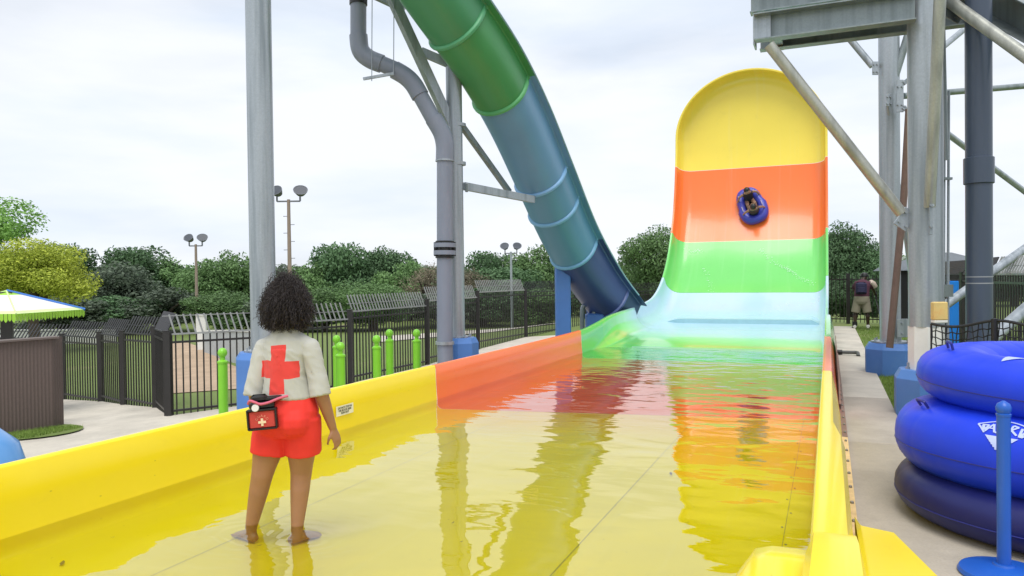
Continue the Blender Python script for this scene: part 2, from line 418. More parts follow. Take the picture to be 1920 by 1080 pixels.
def smooth(a, b, x):
    t = min(max((x - a) / (b - a), 0), 1); return t * t * (3 - 2 * t)
SB = s_of_y(8.45)      # the yellow/orange joint runs slightly askew
def section(s, side):
    """(u,h) from the centre to the lip; u distance from centreline, h along the normal"""
    tall = smooth(s_of_y(19.0), s_of_y(24.5), s)
    fr = 0.07 + 0.30 * tall
    if side < 0: fr = max(fr, 0.07 + 0.36 * smooth(s_of_y(14.9), s_of_y(17.5), s))
    pts = [(0, 0), (0.5 * (W - fr), 0), (W - fr, 0)]
    for k in range(1, 8):
        a = math.pi / 2 * k / 7; pts.append((W - fr + fr * math.sin(a), fr - fr * math.cos(a)))
    D = Dfl
    lipw = 0.08
    pts += [(W + 0.015, (fr + D) / 2), (W + 0.02, D - 0.015), (W + 0.032, D), (W + lipw, D + 0.002), (W + lipw + 0.012, D - 0.012), (W + lipw + 0.014, D - 0.06)]
    return pts
def pos(s, u, h, k=1.0):
    s = s + 0.8 * min(1, max(0, (u + W) / (2 * W))) * max(0, 1 - abs(s - SB) / 4)
    y, z, n = at_s(s); return Vector((XC + u, y + n[0] * h, z + n[1] * h))
slide = thing('water_slide', 'long rainbow slide with a shallow yellow run-out pool and a tall arched end wall', 'water slide', (XC, 13, -0.12))
def straight(name, s0, s1, mat, label, mb=None):
    m = MB(); n = max(int((s1 - s0) / 0.2), 1); rows = []
    for i in range(n + 1):
        s = s0 + (s1 - s0) * i / n
        l = section(s, -1); r_ = section(s, 1)
        rows.append([pos(s, -u, h) for u, h in reversed(l)] + [pos(s, u, h) for u, h in r_[1:]])
    m.grid(rows)
    o = m.build(name, mat, slide, ang=50)
    o['label'] = label; return o
g = 0.004
sY = [0, s_of_y(8.45), s_of_y(14.6), s_of_y(19.3)]
sG0 = s_of_z(1.02); sO0 = s_of_z(2.64); sT0 = s_of_z(5.10)
straight('slide_section', 0, sY[1] - g, M_yel, 'yellow near section under water')
straight('slide_section', sY[1] + g, sY[2] - g, M_org, 'orange section behind the yellow one')
# blended green to pale blue section
def blend_mat():
    m, nt, b = newmat('green_blue_blended_gelcoat'); g_ = geo_pos(nt)
    sp = nt.nodes.new('ShaderNodeSeparateXYZ'); nt.links.new(g_, sp.inputs[0])
    n = N(nt, 'ShaderNodeTexNoise', Scale=0.9, Detail=4.0); nt.links.new(g_, n.inputs['Vector'])
    def math_(op, a, b_):
        q = nt.nodes.new('ShaderNodeMath'); q.operation = op
        for i, v in enumerate((a, b_)):
            if isinstance(v, (int, float)): q.inputs[i].default_value = v
            else: nt.links.new(v, q.inputs[i])
        return q.outputs[0]
    # y position, pushed by x (the left side stays green further)
    t = math_('ADD', sp.outputs[1], math_('MULTIPLY', sp.outputs[0], 0.32))
    t = math_('ADD', t, math_('MULTIPLY', n.outputs[0], 1.1))
    f = nt.nodes.new('ShaderNodeMapRange'); f.inputs[1].default_value = 15.2; f.inputs[2].default_value = 18.2; nt.links.new(t, f.inputs[0])
    r = nt.nodes.new('ShaderNodeValToRGB'); nt.links.new(f.outputs[0], r.inputs[0]); e = r.color_ramp.elements
    e[0].position = 0.0; e[0].color = (0.14, 0.62, 0.12, 1); e[1].position = 1.0; e[1].color = (0.44, 0.67, 0.76, 1)
    a = e.new(0.35); a.color = (0.20, 0.66, 0.16, 1); a = e.new(0.62); a.color = (0.36, 0.76, 0.42, 1)
    c = mixcol(nt, ramp(nt, n.outputs[0], 0.52, 0.68, (0, 0, 0), (0.45,) * 3), r.outputs[0], (0.40, 0.70, 0.05))
    c = mixcol(nt, f.outputs[0], c, r.outputs[0])
    nt.links.new(c, b.inputs['Base Color']); b.inputs['Roughness'].default_value = 0.2; b.inputs['Coat Weight'].default_value = 0.4
    return m
M_blend = blend_mat()
straight('slide_section', sY[2] + g, sY[3] - g, M_blend, 'green section fading into pale blue')
straight('slide_section', sY[3] + g, sG0 - g, M_blu, 'pale blue section at the foot of the wall')
straight('slide_section', sG0 + g, sO0 - g, M_grn, 'green band of the rising wall')
straight('slide_section', sO0 + g, sT0 - g, M_org, 'orange band of the wall')
# arched yellow top
m = MB(); n = 24; rows = []
for i in range(n + 1):
    s = sT0 + g + (SA - sT0 - g) * i / n
    l = section(s, -1); r_ = section(s, 1)
    rows.append([pos(s, -u, h) for u, h in reversed(l)] + [pos(s, u, h) for u, h in r_[1:]])
m.grid(rows)
rows = []
sec = section(SA, 1)
AR = 0.90     # the arch is a little flatter than a half circle
for i in range(49):
    a = math.pi * i / 48
    rows.append([pos(SA + u * math.sin(a) * AR, -u * math.cos(a), h) for u, h in sec])
m.grid(rows)
y_, z_, n_ = at_s(SA)
top = m.build('slide_section', M_yel2, slide, ang=50); top['label'] = 'yellow arched top of the wall'
# ledge and seams
M_ledge_shade = pm('shaded_teal_ledge', (0.30, 0.52, 0.58), 0.35); M_mint = pm('mint_step', (0.22, 0.52, 0.30), 0.3)  # the ledge's darker grey-teal paints in the shadow band along its riser
for (ya, yb, h, mt_) in ((20.55, 20.75, 0.115, M_ledge_shade), (15.9, 16.0, 0.02, M_mint)):
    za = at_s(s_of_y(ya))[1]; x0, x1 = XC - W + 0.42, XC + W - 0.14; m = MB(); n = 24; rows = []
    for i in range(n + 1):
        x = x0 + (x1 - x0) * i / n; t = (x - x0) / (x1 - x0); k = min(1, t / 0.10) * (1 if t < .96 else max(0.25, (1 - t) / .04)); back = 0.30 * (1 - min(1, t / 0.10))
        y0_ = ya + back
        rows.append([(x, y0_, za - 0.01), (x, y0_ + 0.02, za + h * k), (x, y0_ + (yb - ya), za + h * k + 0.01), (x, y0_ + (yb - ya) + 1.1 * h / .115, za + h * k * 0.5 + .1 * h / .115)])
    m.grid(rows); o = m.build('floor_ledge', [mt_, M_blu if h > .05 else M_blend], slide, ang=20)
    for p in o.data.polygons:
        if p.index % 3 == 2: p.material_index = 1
m = MB()
def seam_x(x, y0, y1, wd=0.004):
    s = s_of_y(y0)
    while s < s_of_y(y1) - 0.3:
        a = pos(s, x - XC, 0.003); b_ = pos(s + 0.3, x - XC, 0.003)
        m.add([a + Vector((-wd / 2, 0, 0)), a + Vector((wd / 2, 0, 0)), b_ + Vector((wd / 2, 0, 0)), b_ + Vector((-wd / 2, 0, 0))], [(0, 1, 2, 3)]); s += 0.3
seam_x(-1.45, 1.4, 14.5); m.build('seam', M_seam, slide); m = MB(); seam_x(-3.57, 1.4, 14.5); m.build('seam', M_seam, slide); m = MB(); seam_x(-0.275, 1.4, 9)
for yy in ():
    rows = []
    for dy in (-0.003, 0.003):
        s = s_of_y(yy) + dy; sc_ = section(s, 1)[:-3]
        rows.append([pos(s, -u, h + 0.0025 if u < W - .01 else h) + Vector((0.003 if u >= W - .01 else 0, 0, 0)) for u, h in reversed(sc_)] + [pos(s, u, h + 0.0025) - Vector((0.003 if u >= W - .01 else 0, 0, 0)) for u, h in sc_[1:]])
    m.grid(rows)
m.build('seam', M_seam, slide)
for k in range(22):
    m = MB(); m.lathe([(0.009, 0), (0.007, 0.003)], (-0.275 + 0.02 * (-1) ** k, 1.6 + k * 0.33, -0.118), 8); m.build('floor_rivet', M_bolt, slide)
# outer shell of the right edge with bolted flange
XR = XC + W
def shell_row(y, wide, base):
    yy, z, n_ = at_s(s_of_y(y)); zt = z + Dfl
    x1 = XR + 0.094 + 0.002 + 0.0; z1 = zt - 0.03
    wx = 0.045 * wide
    return [Vector(q) for q in ((XR + 0.03, y, zt + 0.004), (XR + 0.10, y, zt + 0.006), (XR + 0.125 + wx, y, zt - 0.006 - 0.02 * wide), (XR + 0.135 + wx * 1.4, y, zt - 0.06 - 0.05 * wide),
            (XR + 0.17 + wx * .7, y, zt - 0.22), (XR + 0.205 + wx * .4, y, zt - 0.46), (XR + 0.215, y, max(zt - 0.50, z - 0.0)))]
def shell(y0, y1, mat, wide0, wide1, name='outer_shell'):
    m = MB(); n = max(int((y1 - y0) / 0.15), 2)
    m.grid([shell_row(y0 + (y1 - y0) * i / n, wide0 + (wide1 - wide0) * smooth(0, 1, i / n), 0) for i in range(n + 1)])
    return m.build(name, mat, slide, ang=30)
shell(3.40, 5.75, M_yel, 1.0, 1.0); shell(5.75, 6.15, M_yel, 1.0, 0.0); shell(6.15, 9.3, M_yel, 0, 0)
shell(9.31, 14.2, M_org, 0, 0); shell(14.21, 17.4, M_blend, 0, 0)
m = MB()
m.grid([[Vector((XR + 0.21, y, -0.045)), Vector((XR + 0.262, y, -0.048)), Vector((XR + 0.264, y, -0.085))] for y in (3.15, 5, 7, 8.0)])
m.build('bolt_flange', M_cream, slide)
m = MB()
m.grid([[Vector((XR + 0.21, y, -0.045)), Vector((XR + 0.262, y, -0.048)), Vector((XR + 0.264, y, -0.085))] for y in (8.0, 12, 16.5)])
m.build('bolt_flange', M_redraw, slide)
m = MB(); m.grid([[Vector((XR + 0.205, y, h_)), Vector((XR + 0.222, y, h_)), Vector((XR + 0.225, y, -.04))] for y, h_ in ((9.6, .02), (10.3, .22), (13, .26), (16.5, .30))])
m.build('raw_edge_panel', M_redraw, slide)
y = 3.6
while y < 16:
    m = MB(); m.lathe([(0.012, 0), (0.012, 0.012), (0.006, 0.018)], (XR + 0.24, y, -0.047), 8); m.build('flange_bolt', M_bolt, slide); y += 0.42
# near right corner: block, wing and curved end lip
m = MB()
def quadstrip(rows): m.grid([[Vector(p) for p in r_] for r_ in rows])
# block on top of the wall end
quadstrip([[(XR - 0.0, 3.42, .36), (XR + .035, 3.44, .455), (XR + .20, 3.44, .455), (XR + .235, 3.42, .30), (XR + .25, 3.42, -.08)],
           [(XR - 0.0, 3.26, .385), (XR + .035, 3.28, .475), (XR + .205, 3.28, .475), (XR + .245, 3.26, .30), (XR + .26, 3.26, -.08)],
           [(XR - 0.02, 2.0, .385), (XR + .015, 2.0, .475), (XR + .215, 2.0, .475), (XR + .27, 2.0, .30), (XR + .30, 2.0, -.08)],
           [(XR - 0.02, 0.9, .385), (XR + .015, 0.9, .475), (XR + .215, 0.9, .475), (XR + .27, 0.9, .30), (XR + .30, 0.9, -.08)]])
m.add([(XR, 3.42, .36), (XR + .035, 3.44, .455), (XR + .20, 3.44, .455), (XR + .235, 3.42, .30), (XR + .25, 3.42, -.08), (XR, 3.42, -.08)], [(0, 1, 2, 3, 4, 5)])
m.build('end_block', M_yel, slide, ang=25)
m = MB()
rows = []
for (y0_, xa, xb, z0_) in ((4.86, .262, .445, .03), (4.82, .262, .455, .075), (4.14, .268, .60, .095), (3.2, .28, .86, .10), (1.6, .31, 1.2, .10)):
    rows.append([Vector(q) for q in ((XR + xa - .03, y0_, z0_ + .05), (XR + xa, y0_, z0_ + .005), (XR + xa + .01, y0_, z0_), (XR + xb - .02, y0_ - .03, z0_ - .01), (XR + xb, y0_ - .04, z0_ - .03), (XR + xb + .012, y0_ - .05, -.088))])
m.grid(rows); f0 = rows[0]
m.add([f0[0], f0[2], f0[3], f0[5], Vector((XR + .24, 4.87, -.088))], [(0, 1, 2, 3, 4)])
m.build('side_wing', M_yel, slide, ang=25)
m = MB()   # curved lip across the end, rising out of the water at the right
rows = []
for i in range(61):
    t = i / 60; x = XR - 4.5 * t
    hgt = 0.27 * (1 - smooth(0.04, 0.10, t)) + 0.02
    yf = 3.80 - 1.95 * smooth(0.045, 0.20, t)
    rows.append([Vector((x, yf, -0.12)), Vector((x, yf - 0.03, hgt * 0.55)), Vector((x, yf - 0.07, hgt * 0.85)), Vector((x, yf - 0.13, hgt)), Vector((x, yf - 0.32, hgt + .01)), Vector((x, yf - 0.5, hgt - .03)), Vector((x, 0.98, hgt - 0.06)), Vector((x, 0.96, -.1))])
m.grid(rows)
m.build('end_lip', M_yel, slide, ang=40)
# sticker
st = P(647, 768, 8.0)
def ray_x(px, py, X):
    r_ = ray(px, py); t = (X - CAM.x) / r_.x; return CAM + r_ * t
XL = XC - W + 0.006
c0 = ray_x(647, 768, XL)
m = MB(); hw, hh = 0.15, 0.052
m.add([(XL - 0.004, c0.y - hw, c0.z - hh), (XL - 0.004, c0.y + hw, c0.z - hh), (XL - 0.008, c0.y + hw, c0.z + hh), (XL - 0.008, c0.y - hw, c0.z + hh)], [(0, 1, 2, 3)])
m.v = [(XL - .002 + (0.0), v[1], v[2]) for v in m.v]
stk = m.build('warning_sticker', pm('sticker_white', (0.85, 0.82, 0.62), 0.5, 0, 0.05, 20), slide)
def text(body, size, mat, parent, loc, rot, name='lettering', ext=0.0008):
    cu = bpy.data.curves.new(name, 'FONT'); cu.body = body; cu.size = size; cu.align_x = 'CENTER'; cu.align_y = 'CENTER'; cu.extrude = ext; cu.space_line = 0.9
    o = bpy.data.objects.new(name, cu); col.objects.link(o)
    dg = bpy.context.evaluated_depsgraph_get(); me = bpy.data.meshes.new_from_object(o.evaluated_get(dg))
    bpy.data.objects.remove(o); q = link(bpy.data.objects.new(name, me)); me.materials.clear(); me.materials.append(mat)
    q.parent = parent
    mw = Matrix.Translation(loc) @ rot.to_4x4()
    if parent is not None: mw = wmat(parent).inverted() @ mw
    q.matrix_local = mw
    return q
rotst = Matrix(((0, 0, 1), (1, 0, 0), (0, 1, 0)))
text('DO NOT STOP IN\nOR BLOCK RIDE\nRUN OUT', 0.030, M_black, stk, (XL + 0.001, c0.y, c0.z), rotst)
# ------------------------------------------------------------------ water in the run-out
def water_mat():
    m = bpy.data.materials.new('shallow_pool_water'); m.use_nodes = True; nt = m.node_tree; nt.nodes.clear()
    out = nt.nodes.new('ShaderNodeOutputMaterial')
    g_ = nt.nodes.new('ShaderNodeNewGeometry'); sp = nt.nodes.new('ShaderNodeSeparateXYZ'); nt.links.new(g_.outputs['Position'], sp.inputs[0])
    def noise(sc, s, det, dist=0.0):
        mp = nt.nodes.new('ShaderNodeMapping'); mp.inputs['Scale'].default_value = sc; nt.links.new(g_.outputs['Position'], mp.inputs[0])
        n = N(nt, 'ShaderNodeTexNoise', Scale=s, Detail=det, Roughness=0.45, Distortion=dist); nt.links.new(mp.outputs[0], n.inputs['Vector']); return n.outputs[0]
    big = noise((0.9, 1.0, 1), 1.3, 1.0, 0.6); mid = noise((0.8, 1.6, 1), 3.2, 1.5, 0.3); fine = noise((0.7, 2.0, 1), 8.0, 2.0)
    far = nt.nodes.new('ShaderNodeMapRange'); far.inputs[1].default_value = 3.5; far.inputs[2].default_value = 10.0; far.inputs[3].default_value = 0.22; far.inputs[4].default_value = 1.0
    nt.links.new(sp.outputs[1], far.inputs[0])
    def ma(op, a, b_):
        q = nt.nodes.new('ShaderNodeMath'); q.operation = op
        for i, v in enumerate((a, b_)):
            if isinstance(v, (int, float)): q.inputs[i].default_value = v
            else: nt.links.new(v, q.inputs[i])
        return q.outputs[0]
    h = ma('ADD', ma('MULTIPLY', big, 0.018), ma('MULTIPLY', ma('MULTIPLY', mid, 0.0075), far.outputs[0]))
    h = ma('ADD', h, ma('MULTIPLY', ma('MULTIPLY', fine, 0.0010), far.outputs[0]))
    for q_ in (PZ(474, 1002, 0), PZ(558, 1010, 0)):
        vd = nt.nodes.new('ShaderNodeVectorMath'); vd.operation = 'DISTANCE'; nt.links.new(g_.outputs['Position'], vd.inputs[0]); vd.inputs[1].default_value = (q_.x, q_.y, 0)
        wv_ = ma('MULTIPLY', ma('SINE', ma('ADD', ma('MULTIPLY', vd.outputs[1], 70.0), ma('MULTIPLY', mid, 14.0)), 0.0), ma('EXPONENT', ma('MULTIPLY', vd.outputs[1], -5.5), 0.0)); h = ma('ADD', h, ma('MULTIPLY', wv_, 0.0010))
    bp = N(nt, 'ShaderNodeBump', Strength=1.0, Distance=1.0); nt.links.new(h, bp.inputs['Height'])
    fr = N(nt, 'ShaderNodeFresnel', IOR=1.95); nt.links.new(bp.outputs[0], fr.inputs['Normal'])
    tr = nt.nodes.new('ShaderNodeBsdfTransparent'); tr.inputs[0].default_value = (0.885, 1.0, 0.93, 1)
    gl = N(nt, 'ShaderNodeBsdfGlossy', Roughness=0.0); gl.inputs[0].default_value = (1, 1, 1, 1); nt.links.new(bp.outputs[0], gl.inputs['Normal'])
    mx = nt.nodes.new('ShaderNodeMixShader'); nt.links.new(fr.outputs[0], mx.inputs[0]); nt.links.new(tr.outputs[0], mx.inputs[1]); nt.links.new(gl.outputs[0], mx.inputs[2])
    nt.links.new(mx.outputs[0], out.inputs[0]); return m
m = MB()
m.grid([[(XC - W - 0.005, y, 0.0), (XC + W + 0.005, y, 0.0)] for y in (1.4, 5, 9, 13, 15.99)])
wa = m.build('water', water_mat(), None, smooth=False); tag(wa, kind='structure')
# ------------------------------------------------------------------ green-blue flume
fl_ctrl = [(612, -260, 12.4), (702, -150, 12.7), (778, -60, 13.1), (842, 30, 13.7), (908, 125, 14.6), (963, 225, 15.7), (1012, 335, 16.8), (1060, 444, 18.0), (1106, 522, 19.0), (1146, 574, 19.7)]
flp = catmull([P(*c) for c in fl_ctrl], 10)
FR = 0.565
def flume_sec():
    pts = [(FR + 0.15, 0.38), (FR + 0.15, 0.36), (FR + 0.02, 0.35), (FR + 0.0, 0.33), (FR, 0.18), (FR, 0.0)]
    for k in range(1, 16):
        a = math.pi * k / 16; pts.append((FR * math.cos(a), -FR * math.sin(a)))
    pts += [(-FR, 0.0), (-FR, 0.3), (-FR - 0.09, 0.32)]
    return pts
def frame(i):
    t = (flp[min(i + 1, len(flp) - 1)] - flp[max(i - 1, 0)]).normalized()
    s_ = t.cross(Vector((0, 0, 1))).normalized(); n_ = s_.cross(t); return t, s_, n_
def proj_y(p):
    v = p - CAM; return 540 - FPX * v.dot(up) / v.dot(fw)
flume = thing('flume', 'green and blue fibreglass flume plunging down beside the slide', 'water flume', flp[-1])
cols = {'g1': (0.06, 0.27, 0.12), 'g2': (0.065, 0.30, 0.10), 'b1': (0.15, 0.32, 0.52), 'b2': (0.12, 0.29, 0.45), 'b3': (0.10, 0.265, 0.40), 'n1': (0.038, 0.068, 0.19), 'n2': (0.018, 0.05, 0.10)}
FM_ = {k: pm('flume_' + k, c, 0.42, 0, 0.10, 1.5, coat=0.1) for k, c in cols.items()}
joints = [-9999, 45, 170, 335, 395, 470, 562, 9999]; keys = ['g1', 'g2', 'b1', 'b2', 'b3', 'n1', 'n2']
labs = ['green upper section', 'green section', 'steel blue section', 'teal blue section', 'dark teal section', 'navy section', 'dark outlet section']
ys_ = [proj_y(p) for p in flp]
idx = [0]
for j in joints[1:-1]: idx.append(min(range(len(ys_)), key=lambda i: abs(ys_[i] - j)))
idx.append(len(flp) - 1)
M_lip = pm('flume_edge', (0.25, 0.42, 0.48), 0.4)
for k in range(7):
    m = MB(); rows = []
    for i in range(idx[k], idx[k + 1] + 1):
        t, s_, n_ = frame(i); kx = 0.42 if i == len(flp) - 1 else 0.0; rows.append([flp[i] + s_ * a + n_ * b_ + t * kx * (a + FR) / (2 * FR) for a, b_ in flume_sec()])
    m.grid(rows)
    # inner skin, 2 cm inside
    rows = []
    for i in range(idx[k], idx[k + 1] + 1):
        t, s_, n_ = frame(i); rows.append([flp[i] + s_ * a * 0.975 + n_ * (b_ * 0.975 if b_ < 0 else b_) for a, b_ in flume_sec()[3:-1]][::-1])
    m.grid(rows)
    o = m.build('flume_section', FM_[keys[k]], flume); o['label'] = labs[k]
    if 0 < k:
        i = idx[k]; t, s_, n_ = frame(i); m = MB()
        for (off, mk) in ((0.0, 0),):
            rings = []
            for (rr, tt) in ((1.0, -0.05), (1.045, -0.045), (1.085, -0.02), (1.085, 0.02), (1.045, 0.045), (1.0, 0.05)):
                rings.append([flp[i] + s_ * a * (rr if b_ < 0.3 else 1) + n_ * (b_ * (rr if b_ < 0 else 1)) + t * tt for a, b_ in flume_sec()[2:-1]])
            m.grid(rings)
        kk = keys[k - 1]
        c = cols[kk]; o = m.build('joint_flange', pm('flange_' + kk + str(k), tuple(min(x * 1.35 + 0.02, 1) for x in c), 0.4), flume)
m = MB()
m.tube([flp[i] + frame(i)[1] * (FR + 0.15) + frame(i)[2] * 0.37 for i in range(len(flp))], 0.018, 6)
m.build('edge_trim', M_lip, flume)
# ------------------------------------------------------------------ pads (octagonal padded footings)
def pad(px, d, wd, zt, label, group='blue padded footings', pole_r=None, rz=0.0):
    b0 = PG(px, d); t = thing('padded_footing', label, 'footing', b0, rz, group)
    zt = zt - b0.z; h = wd / 2
    m = MB(); k = 1 / math.cos(math.pi / 8)
    m.lathe([(h * k, 0), (h * k, zt - 0.10), (h * k - 0.01, zt - 0.085), (h * k * 0.86, zt), ], (0, 0, 0), 8, rz=math.pi / 8)
    o = m.build('pad_cover', M_pad, t, world=False, ang=15)
    for a in range(8):
        m = MB(); th = a * math.pi / 4 + 0.2; m.cyl((h * 0.66 * math.cos(th), h * 0.66 * math.sin(th), zt - 0.005), (h * 0.66 * math.cos(th), h * 0.66 * math.sin(th), zt + 0.075), 0.014, 6)
        m.lathe([(0.028, zt), (0.028, zt + 0.025)], (h * 0.66 * math.cos(th), h * 0.66 * math.sin(th), 0), 6)
        m.build('anchor_bolt', M_galv, t, world=False)
    return b0
def column(px, d, r, z0, z1, label, mat=M_galv, name='steel_column', cat='column', plate=True):
    b0 = PG(px, d); b0.z = z0; t = thing(name, label, cat, b0)
    m = MB(); m.tube([b0 + Vector((0, 0, z)) for z in np.linspace(0, z1 - z0, 6)], r, 28); m.build('shaft', mat, t)
    if plate:
        m = MB(); m.lathe([(r * 1.55, 0), (r * 1.55, 0.025)], b0, 8); m.build('base_plate', mat, t)
    return t, b0
# left big pole
pb = pad(497, 11.9, 0.9, .43, 'blue padded footing of the tall steel pole behind the lifeguard')
column(493, 11.9, 0.198, .432, 9.5, 'tall galvanised steel pole behind the lifeguard', cat='pole', name='steel_pole')
# flume column
pad(860, 14.6, 0.70, .40, 'blue padded footing beside the grey pipe, left of the flume')
ctop = P(855, 100, 14.6).z
fc, fb = column(856, 14.6, 0.155, .402, ctop, 'galvanised column holding up the green flume, behind the grey pipe')
m = MB(); m.bar(P(790, 97, 14.5), P(846, 121, 14.5), 0.12, 0.16); m.build('bracket_arm', M_galv, fc)
m = MB(); m.bar(P(722, -32, 13.8), P(848, 240, 14.55), 0.16, 0.17); m.build('diagonal_brace', M_galv, fc)
m = MB(); m.bar(P(700, -14, 14.2), P(760, 14, 14.25), 0.14, 0.2); m.build('gusset_plate', M_galvd, fc)
m = MB(); m.lathe([(0.175, -.05), (0.19, -.04), (0.19, 0.03), (0.15, 0.04)], P(856, 100, 14.6), 24); m.build('column_cap', M_galv, fc)
m = MB(); m.bar(P(866, 236, 14.7), P(955, 360, 16.2), 0.09, 0.11); m.build('diagonal_brace', M_galvd, fc)
m = MB(); m.bar(P(870, 349, 14.7), P(1000, 374, 16.4), 0.10, 0.15); m.build('bracket_arm', M_galv, fc)
m = MB(); m.tube([P(875, 345, 14.6), P(875, 360, 14.6)], 0.03, 8); m.build('clamp_pin', M_galvd, fc)
for y_a in (310, 238): m = MB(); m.lathe([(0.185, 0), (0.185, 0.06)], P(856, y_a, 14.6), 20); m.build('clamp_band', M_galv, fc)
# grey pvc pipe
pipe = thing('drain_pipe', 'grey plastic pipe with elbows strapped to the flume column', 'pipe', PG(834, 14.0))
pd = 14.0; pr = 0.152
bot = PG(834, pd)
for q_ in ([bot, P(834, 640, pd), P(834, 453, pd)], [P(834, 455, pd), P(834, 350, pd), P(834, 298, pd)], [P(814, 226, pd), P(793, 188, pd), P(786, 176, pd)], [P(745, 132, pd), P(712, 118, pd)], [P(672, 66, pd), P(672, 8, pd)]):
    m = MB(); m.tube(q_, pr * 0.985, 24); m.build('straight_run', M_pvc, pipe)
for q_ in ([P(834, 300, pd), P(834, 272, pd), P(828, 248, pd), P(813, 222, pd)], [P(788, 180, pd), P(775, 158, pd), P(760, 143, pd), P(740, 131, pd)], [P(716, 120, pd), P(692, 110, pd), P(676, 94, pd), P(672, 66, pd)]):
    m = MB(); m.tube(catmull(q_, 6), pr * 1.12, 24); m.build('elbow', M_pvc, pipe)
m = MB(); m.tube([P(672, 9, pd), P(672, -60, pd)], pr * 1.1, 24); m.build('rubber_sleeve', M_black, pipe)
for yy in (460, 474):
    m = MB(); m.tube([P(834, yy - 4, pd), P(834, yy + 4, pd)], pr * 1.38, 24)
    m.build('coupling_flange', M_pvc, pipe)
m = MB(); m.tube([P(834, 452, pd), P(834, 484, pd)], pr * 1.15, 24)
for a in range(12):
    th = a * math.pi / 6; q = P(834, 467, pd); e = Vector((math.cos(th), math.sin(th), 0)) * pr * 1.26
    m.cyl(q + e - Vector((0, 0, 0.13)), q + e + Vector((0, 0, 0.13)), 0.016, 6)
m.build('coupling_bolts', M_black, pipe)
for y_a, y_b in ((300, 303), (640, 646)): m = MB(); m.tube([P(834, y_a, pd), P(834, y_b, pd)], pr * 1.16, 24); m.build('strap', M_galv, pipe)
hang = thing('pipe_hanger', 'thin slotted steel strut hung on two rods under the pipe elbow', 'hanger', P(710, 146, 13.8))
m = MB(); m.bar(P(681, 148, 13.8), P(738, 138, 13.8), 0.04, 0.05); m.build('strut', M_galv, hang)
for px_, y0 in ((697, 152), (738, 140)):
    m = MB(); m.tube([P(px_, y0, 13.8), P(px_ + 1, -60, 13.8)], 0.008, 6); m.build('rod', M_galv, hang)
# blue padded post under the flume outlet
bp_ = PG(1055, 18.4); t = thing('padded_post', 'square blue padded post standing under the flume', 'post', bp_)
zt = P(1055, 500, 18.4).z
m = MB(); m.bbox(bp_ + Vector((0, 0, (zt - bp_.z) / 2)), (0.36, 0.36, zt - bp_.z), 0.03, rz=R(25)); m.build('pad_cover', M_pad, t)
m = MB(); m.cyl(Vector((bp_.x, bp_.y, zt - 0.1)), P(1055, 478, 18.4), 0.06, 12); m.build('steel_stub', M_galv, t)
pe = P(1115, 596, 19.3); t = thing('pump_box', 'small blue padded box with grey valves under the flume outlet', 'equipment', (pe.x, pe.y, terrain(pe.x, pe.y)))
zg = terrain(pe.x, pe.y)
m = MB(); m.bbox(Vector((pe.x, pe.y, (zg + pe.z + .12) / 2)), (0.45, 0.4, pe.z + .12 - zg), 0.04, rz=R(25)); m.build('pad_cover', M_pad, t)
m = MB(); m.tube(catmull([P(1092, 620, 19.2), P(1092, 580, 19.2), P(1100, 572, 19.2), P(1112, 574, 19.2), P(1114, 590, 19.2)], 5), 0.06, 10); m.build('valve_pipe', M_galvd, t)
ss = thing('flume_strut', 'slanted dark blue prop leaning under the flume outlet', 'prop', (P(1120, 590, 19.2).x, P(1120, 590, 19.2).y, terrain(P(1120, 590, 19.2).x, P(1120, 590, 19.2).y)))
m = MB(); m.bar(P(1074, 500, 19.0), P(1124, 590, 19.3), 0.16, 0.2); m.build('prop_beam', pm('prop_blue', (0.09, 0.13, 0.27), 0.5), ss)
